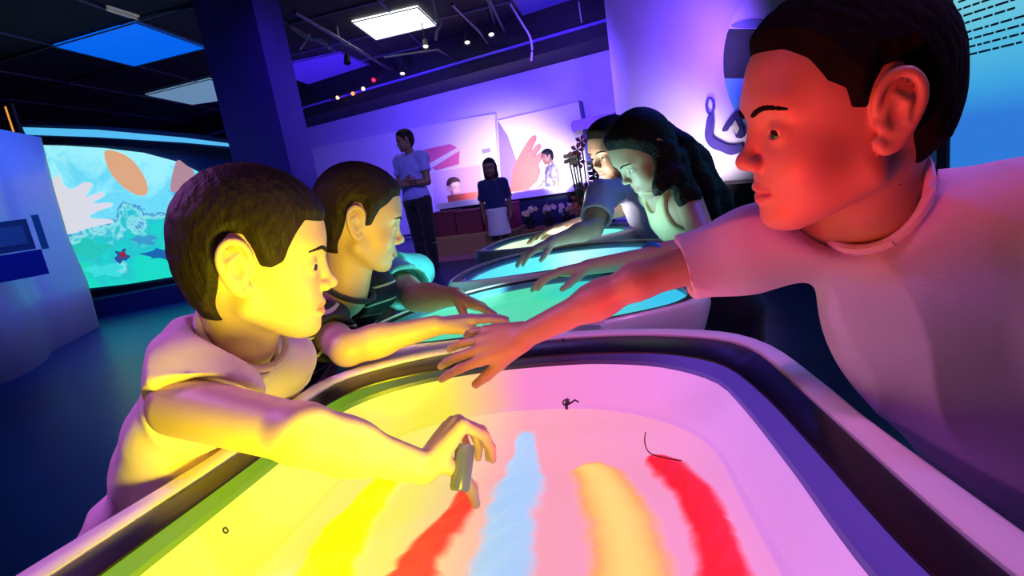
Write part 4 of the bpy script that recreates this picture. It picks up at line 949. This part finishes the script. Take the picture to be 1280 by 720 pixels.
HL3=[(.12,.072),(.082,.066),(.066,.062),(.052,.050),(.040,.030),(.026,.022),(.020,.006),(.008,.004),(.004,.022),(-.004,.034),(-.020,.036),(-.034,.020),(-.036,-.012),(-.040,-.030),(-.050,-.050),(-.14,-.050),(-.14,.14),(.12,.14)]
person('person','dark-haired boy in a white tee at the right stretching an arm across the table',kid3,dict(skin=SK3,hair=mat('jet_black_hair',(.006,.005,.006),.9,noise=.3,nscale=60,bump=.6,bscale=140,stretch=(1,1,.35),spec=.06),shirt=cloth('white_cotton_mauve_lit',(.80,.54,.80)),pants=cloth('maroon_shorts',(.10,.02,.02)),shoe=SHOE),hairargs=dict(thick=.009,line=HL3),shirt_amp=.008,seed=5,h=(.0016,.002,.006,.0035))  # tee is white; the mauve light on it is put into the cloth colour
# --- second boy, dark striped polo
O2=at(450,275,1.10); RS=at(404,412,1.06); LS=at(468,362,1.24); NB=at(432,368,1.14); PEL=at(330,560,1.25)+np.array([-.10,0,0])
W=at(545,407,.985)
sd_=dict(head=(O2,17,17,0,.98),nb=NB,R=RS,L=LS,pel=PEL,gaze=(0,30),
  armR=dict(sh=RS,el=at(434,436,.965),wr=W,r=(.036,.029,.027,.019),sc=.74,sleeve=.55,rs=(.048,.050),
    hand=dict(d=at(600,396,1.02)-W,nv=UPV*1-FWD*.1,side=-1,curls=((6,8,6),(6,8,6),(8,10,8),(10,12,8)),spread=(7,2,-3,-8),thumb=(24,14,5,5))),
  armL=dict(sh=LS,el=LS+np.array([-.12,.13,-.10]),wr=LS+np.array([-.22,.15,-.26]),r=(.034,.028,.025,.018),sc=.72,sleeve=.6,h=.003,hand=dict(d=(1,-.3,-.2),nv=(0,0,1),side=1)),
  legs=legs(PEL,(-.3,.95,0),.06),legr=(.062,.045,.030),loose=.012,hem=-.05,wl=.06,neckr=.046)
navy=mat('navy_striped_knit',(.012,.014,.035),.85)
nt=navy.node_tree; tc=nt.nodes.new('ShaderNodeTexCoord'); sp=nt.nodes.new('ShaderNodeSeparateXYZ'); nt.links.new(tc.outputs['Object'],sp.inputs[0])
mw=nt.nodes.new('ShaderNodeMath'); mw.operation='MULTIPLY'; mw.inputs[1].default_value=1/.036; nt.links.new(sp.outputs['Z'],mw.inputs[0])
fr=nt.nodes.new('ShaderNodeMath'); fr.operation='FRACT'; nt.links.new(mw.outputs[0],fr.inputs[0])
rr=ramp(nt,fr.outputs[0],[(0,(.5,.52,.42)),(.09,(.5,.52,.42)),(.12,(.010,.012,.03)),(1,(.010,.012,.03))],'CONSTANT'); nt.links.new(rr.outputs[0],nt.nodes['Principled BSDF'].inputs['Base Color'])
HL2=[(.12,.066),(.082,.060),(.064,.056),(.050,.040),(.034,.028),(.026,.012),(.020,-.006),(.008,-.008),(.006,.018),(-.004,.034),(-.020,.036),(-.034,.020),(-.036,-.012),(-.040,-.030),(-.050,-.064),(-.14,-.064),(-.14,.14),(.12,.14)]
r2,_,_,_=person('person','boy in a navy polo with thin pale stripes reaching over the green table',sd_,dict(skin=SK2,hair=HB,shirt=navy,pants=DK,shoe=SHOE,collar=cloth('navy_collar',(.012,.014,.03))),hairargs=dict(thick=.008,line=HL2),shirt_amp=.003,fat=.84,seed=9,h=(.0022,.0024,.008,.0045))
# --- child in cyan tee half hidden behind him
Oc=at(462,262,1.52); RS=at(500,352,1.42); LS=at(520,340,1.62); NB=at(478,318,1.53); PEL=at(430,470,1.62)+np.array([-.08,0,0])
W=at(570,371,1.19)
kc=dict(head=(Oc,20,20,0,.92),nb=NB,R=RS,L=LS,pel=PEL,
  armR=dict(sh=RS,el=at(520,372,1.27),wr=W,r=(.038,.031,.030,.021),sc=.78,sleeve=.5,rs=(.058,.064),
    hand=dict(d=at(600,383,1.165)-W,nv=UPV+RGT*.5,side=-1,curls=((10,20,12),(12,22,12),(14,24,14),(18,25,15)),spread=(9,3,-4,-10),thumb=(30,30,5,5))),
  armL=dict(sh=LS,el=LS+np.array([-.12,.13,-.10]),wr=LS+np.array([-.22,.15,-.26]),r=(.038,.03,.026,.018),sc=.74,sleeve=.5,h=.004,hand=dict(d=(1,-.3,-.2),nv=(0,0,1),side=1)),
  legs=legs(PEL,(-.3,.95,0),.06),legr=(.062,.045,.030),loose=.016,hem=-.05,wl=.07)
person('person','child in a loose turquoise tee mostly hidden behind the boy in navy',kc,dict(skin=SK3,hair=HK,shirt=cloth('turquoise_cotton',(.15,.65,.68)),pants=DK,shoe=SHOE),shirt_amp=.003,fat=.84,seed=12,h=(.003,.0026,.008,.005))
# --- long-haired young woman, cream top
O4=at(803,192,1.62); RS=at(862,254,1.60); LS=at(812,246,1.84); NB=at(818,234,1.66); PEL=at(884,372,1.78)+np.array([.07,0,0])
Ow4=frame(192,30,0)
W=at(735,334,1.39)
def long_hair(e,P):
    # strands falling from the crown over the back and the near shoulder
    S_=[(at(815,165,1.66),at(850,190,1.66),at(872,235,1.66),at(892,300,1.70),.046,.048,.044),(at(800,165,1.56),at(834,190,1.56),at(844,222,1.53),at(852,250,1.55),.033,.026,.014),
        (at(825,170,1.70),at(862,205,1.72),at(890,255,1.74),at(905,318,1.78),.05,.06,.05),(at(826,190,1.56),at(826,220,1.52),at(824,234,1.52),at(820,242,1.53),.020,.012,.006),
        (at(845,200,1.60),at(862,245,1.56),at(872,288,1.58),at(876,318,1.62),.032,.026,.014)]
    for a,b,c,d,r0,r1,r2 in S_: e.cone(a,b,r0,r1,k=.03); e.cone(b,c,r1,r1,k=.03); e.cone(c,d,r1,r2,k=.03)
k4=dict(head=(O4,192,30,0,1.07),nb=NB,R=RS,L=LS,pel=PEL,gaze=(0,20),
  armL=dict(sh=RS,el=at(884,310,1.39),wr=W,r=(.040,.032,.030,.020),sc=.88,sleeve=.1,
    hand=dict(d=at(702,340,1.38)-W,nv=UPV,side=1,curls=((12,18,12),),spread=(8,2,-4,-10),thumb=(35,25,5,5))),
  armR=dict(sh=LS,el=at(872,290,1.95),wr=at(885,335,1.92),r=(.038,.030,.028,.019),sc=.88,sleeve=.1,
    hand=dict(d=(0,0,-1),nv=UPV,side=-1,curls=((12,18,12),),spread=(8,2,-4,-10),thumb=(35,25,5,5))),
  legs=legs(PEL,(.2,.95,0),.09),legr=(.080,.055,.036),loose=.006,hem=.0,neckr=.042,collarcut=.0)
k4['armL']['hand']['curls']=((12,18,12),)*4; k4['armR']['hand']['curls']=((12,18,12),)*4
# sides: facing left, her left arm is the near one
k4['R'],k4['L']=LS,RS
HL4=[(.12,.074),(.080,.066),(.060,.055),(.035,.030),(.020,.010),(.010,-.01),(.0,-.06),(-.14,-.064),(-.14,.14),(.12,.14)]
r4,_,_,_=person('person','young woman with long black hair and a cream top over the cyan table',k4,dict(skin=SK2,hair=HK,shirt=cloth('cream_cotton',(.80,.66,.42)),pants=DK,shoe=SHOE),hair=long_hair,hairargs=dict(thick=.014,line=HL4),tank=True,fat=.84,seed=14,h=(.0028,.003,.008,.005),shirt_amp=.002)
ec=O4+1.07*(Ow4@np.array([-.008,.078,-.036])); MB().lathe([(0,-.004),(.004,0),(0,.004)],ec,(0,1,0),10).build('earring',mat('silver',(.8,.8,.85),.2,metal=.9),r4,True)
bw=at(812,303,1.485); bd=nrm(W-at(800,302,1.48)); bb=basis(bd,(0,0,1)); q=MB()
q.tube([bw*0+at(818,322,1.40)+.036*(bb[:,0]*math.cos(t)+bb[:,1]*math.sin(t)) for t in np.linspace(0,6.283,25)],.008,8,False); q.build('bracelet',mat('blue_bracelet',(.02,.2,.8),.4),r4,True)
# --- second woman behind her
O5=at(765,188,2.12); RS=at(752,245,2.02); LS=at(800,240,2.25); NB=at(782,226,2.14); PEL=at(835,335,2.3)+np.array([.13,0,0])
W=at(690,302,1.84)
k5=dict(head=(O5,205,12,0,1.08),nb=NB,R=LS,L=RS,pel=PEL,
  armL=dict(sh=RS,el=at(742,285,1.92),wr=W,r=(.040,.033,.031,.020),sc=.88,sleeve=.7,rs=(.055,.06),
    hand=dict(d=at(655,318,1.80)-W,nv=UPV,side=1,curls=((10,15,10),)*4,spread=(9,3,-4,-10),thumb=(35,20,5,5))),
  armR=dict(sh=LS,el=at(775,262,2.30),wr=at(705,284,2.2),r=(.038,.030,.028,.019),sc=.88,sleeve=.7,h=.004,
    hand=dict(d=(-1,0,-.1),nv=UPV,side=-1,curls=((10,15,10),)*4)),
  legs=legs(PEL,(.2,.95,0),.09),legr=(.080,.055,.036),loose=.010,hem=.0,neckr=.042)
person('person','second woman in a lilac top behind the long-haired one, pale lit face',k5,dict(skin=SK1,hair=HK,shirt=cloth('lilac_cotton',(.62,.58,.85)),pants=DK,shoe=SHOE),hairargs=dict(thick=.014,line=HL4),fat=.8,seed=16,h=(.0035,.0035,.010,.006))
# flowers she stands beside
plant(at(732,262,2.45)*[1,1,0]+[0,0,.70] if False else onz(736,262,.0)*0+np.array([*at(738,262,2.75)[:2],.0]),'tall vase of dark leaves and pink flowers left of the second woman',26,.13,1.02,[(.75,.12,.25),(.9,.6,.6),(.06,.01,.05)],leaf=(.008,.03,.03),name='tall_flower_vase')
# ---------------------------------------------------------------- people near the back wall
def stander(label,px,pyh,D,H,heading,mats,hw,seed,skirt=None,hair=None,crossed=False,lean=0,hargs=None,group=None,reach=None,hd=None):
    hc=at(px,pyh,D); s=H/1.65*1.08 if H>1.4 else (1.25 if H==1.3 else .98); f=frame(heading,0); fw=f[:,0]; sd2=f[:,1]
    base=np.array([hc[0],hc[1],0.])-fw*.02
    hz=hc[2]; nb=np.array([base[0],base[1],hz-.13*s])-fw*.02; pel=np.array([base[0],base[1],hz*.56])
    R_=nb-sd2*hw-[0,0,.05*s]; L_=nb+sd2*hw-[0,0,.05*s]
    u=H/1.65
    if crossed:
        eR=R_+[0,0,-.27*u]+fw*.03-sd2*.03; eL=L_+[0,0,-.27*u]+fw*.03+sd2*.03
        wR=eR+sd2*.20*u+fw*.14*u+[0,0,.03]; wL=eL-sd2*.20*u+fw*.17*u+[0,0,.0]
        dR=sd2+fw*.1; dL=-sd2+fw*.1; nR=fw;nL=fw
    elif reach:
        eR=R_+[0,0,-.20*u]+fw*.08; eL=L_+[0,0,-.20*u]+fw*.08; wR=eR+fw*.20*u+[0,0,.02]; wL=eL+fw*.20*u+[0,0,.02]; dR=dL=fw; nR=nL=np.array([0,0,1.])
    else:
        eR=R_+[0,0,-.27*u]-sd2*.03; eL=L_+[0,0,-.27*u]+sd2*.03; wR=eR+[0,0,-.23*u]+fw*.03; wL=eL+[0,0,-.23*u]+fw*.03
        dR=dL=np.array([0,0,-1.]); nR=-sd2;nL=sd2
    ar=(.046*u,.038*u,.036*u,.024*u)
    J=dict(head=(hc,hd if hd is not None else heading,6,0,s),nb=nb,R=R_,L=L_,pel=pel,
      armR=dict(sh=R_,el=eR,wr=wR,r=ar,sc=u,sleeve=mats.get('sl',.6),hand=dict(d=dR,nv=nR,side=1 if not crossed else 1)),
      armL=dict(sh=L_,el=eL,wr=wL,r=ar,sc=u,sleeve=mats.get('sl',.6),hand=dict(d=dL,nv=nL,side=-1)),
      legs=legs(pel,sd2,.09*u),legr=(.085*u,.06*u,.04*u),loose=.012,hem=mats.get('hem',-.1),wl=.10,shoe=1.0*u,shirtname=mats.get('top','shirt'))
    return person('person',label,J,mats,hair=hair,hairargs=hargs,skirt=skirt,seed=seed,h=(.005,.006,.013,.010),shirt_amp=.005)
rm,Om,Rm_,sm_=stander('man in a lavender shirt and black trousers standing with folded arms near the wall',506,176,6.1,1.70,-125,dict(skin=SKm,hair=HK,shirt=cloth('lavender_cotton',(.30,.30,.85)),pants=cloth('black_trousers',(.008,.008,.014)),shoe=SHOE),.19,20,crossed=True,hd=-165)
def longh(e,P):
    for y in (-.055,.055): e.cone(P(-.01,y,.03),P(-.02,y*1.15,-.10),.03,.025,k=.02)
    e.cone(P(-.05,0,.02),P(-.06,0,-.14),.06,.045,k=.02)
stander('girl in a navy coat and white skirt standing in front of the mural',612,210,6.15,1.15,-100,dict(skin=SKm,hair=HK,shirt=cloth('navy_coat',(.012,.02,.12)),pants=cloth('white_skirt',(.80,.78,.85)),shoe=SHOE,top='coat',sl=.95,hem=-.30),.13,22,skirt=.30,hair=longh)
stander('person in a grey patterned robe standing behind the counter by the hand mural',684,196,7.9,1.2,-170,dict(skin=SKm,hair=HK,shirt=mat('grey_patterned_cloth',(.16,.15,.26),.9,noise=.9,nscale=14),pants=DK,shoe=SHOE,top='robe',sl=.95,hem=-.4),.14,24)
stander('brown-haired boy in a pale pink top behind the counter',568,234,8.25,1.3,-60,dict(skin=SK1,hair=HM,shirt=cloth('pale_pink_cotton',(.85,.62,.68)),pants=DK,shoe=SHOE,hem=-.2),.12,26,hargs=dict(thick=.016))
b=along(CA,cdv,cn_,.42,.12,.681); o=MB().box(b+[0,0,.045],(.55,.05,.09),np.stack([cdv,cn_,np.array([0,0,1.])],1)); o=o.build('toy_box',mat('coral_red_box',(.80,.16,.10),.6)); tag(o,'long coral-red box lying on the white counter below the brown-haired boy','box')
# wall-wash lamps belonging to the murals
def along_lamp(px,py,D,col,pw,size,tpx,tpy,kind='AREA',spot=80):
    a=at(px,py,D); t=onplane(tpx,tpy,WA,wn,-.1); return lamp(kind,'mural_wash_lamp',a,col,pw,size,t,spot)
# lamps that wash the walls
along_lamp(470,160,6.5,(.12,.06,1),620,.3,480,180,'SPOT',110)
along_lamp(600,200,7.0,(1,.72,.95),460,.3,640,225,'SPOT',75)
along_lamp(700,215,7.0,(1,.92,.85),330,.3,705,240,'SPOT',60)
along_lamp(690,90,5.5,(.14,.06,1),520,.3,700,150,'SPOT',110)
lamp('SPOT','right_wall_wash_lamp',at(860,60,4.2),(.22,.08,1),170,.2,onplane(850,70,RA,rn),110)
lamp('SPOT','right_wall_low_lamp',at(860,240,4.4),(1,.80,.9),150,.2,onplane(865,195,RA,rn),70)
lamp('SPOT','pillar_lamp',(-.6,3.0,2.7),(.2,.04,1),130,.1,(xy(378,4.4)[0],xy(378,4.4)[1],1.5),60)
lamp('SPOT','left_panel_lamp',(-2.6,3.0,2.7),(.02,.15,1),90,.1,(-3.9,4.2,1.3),70)
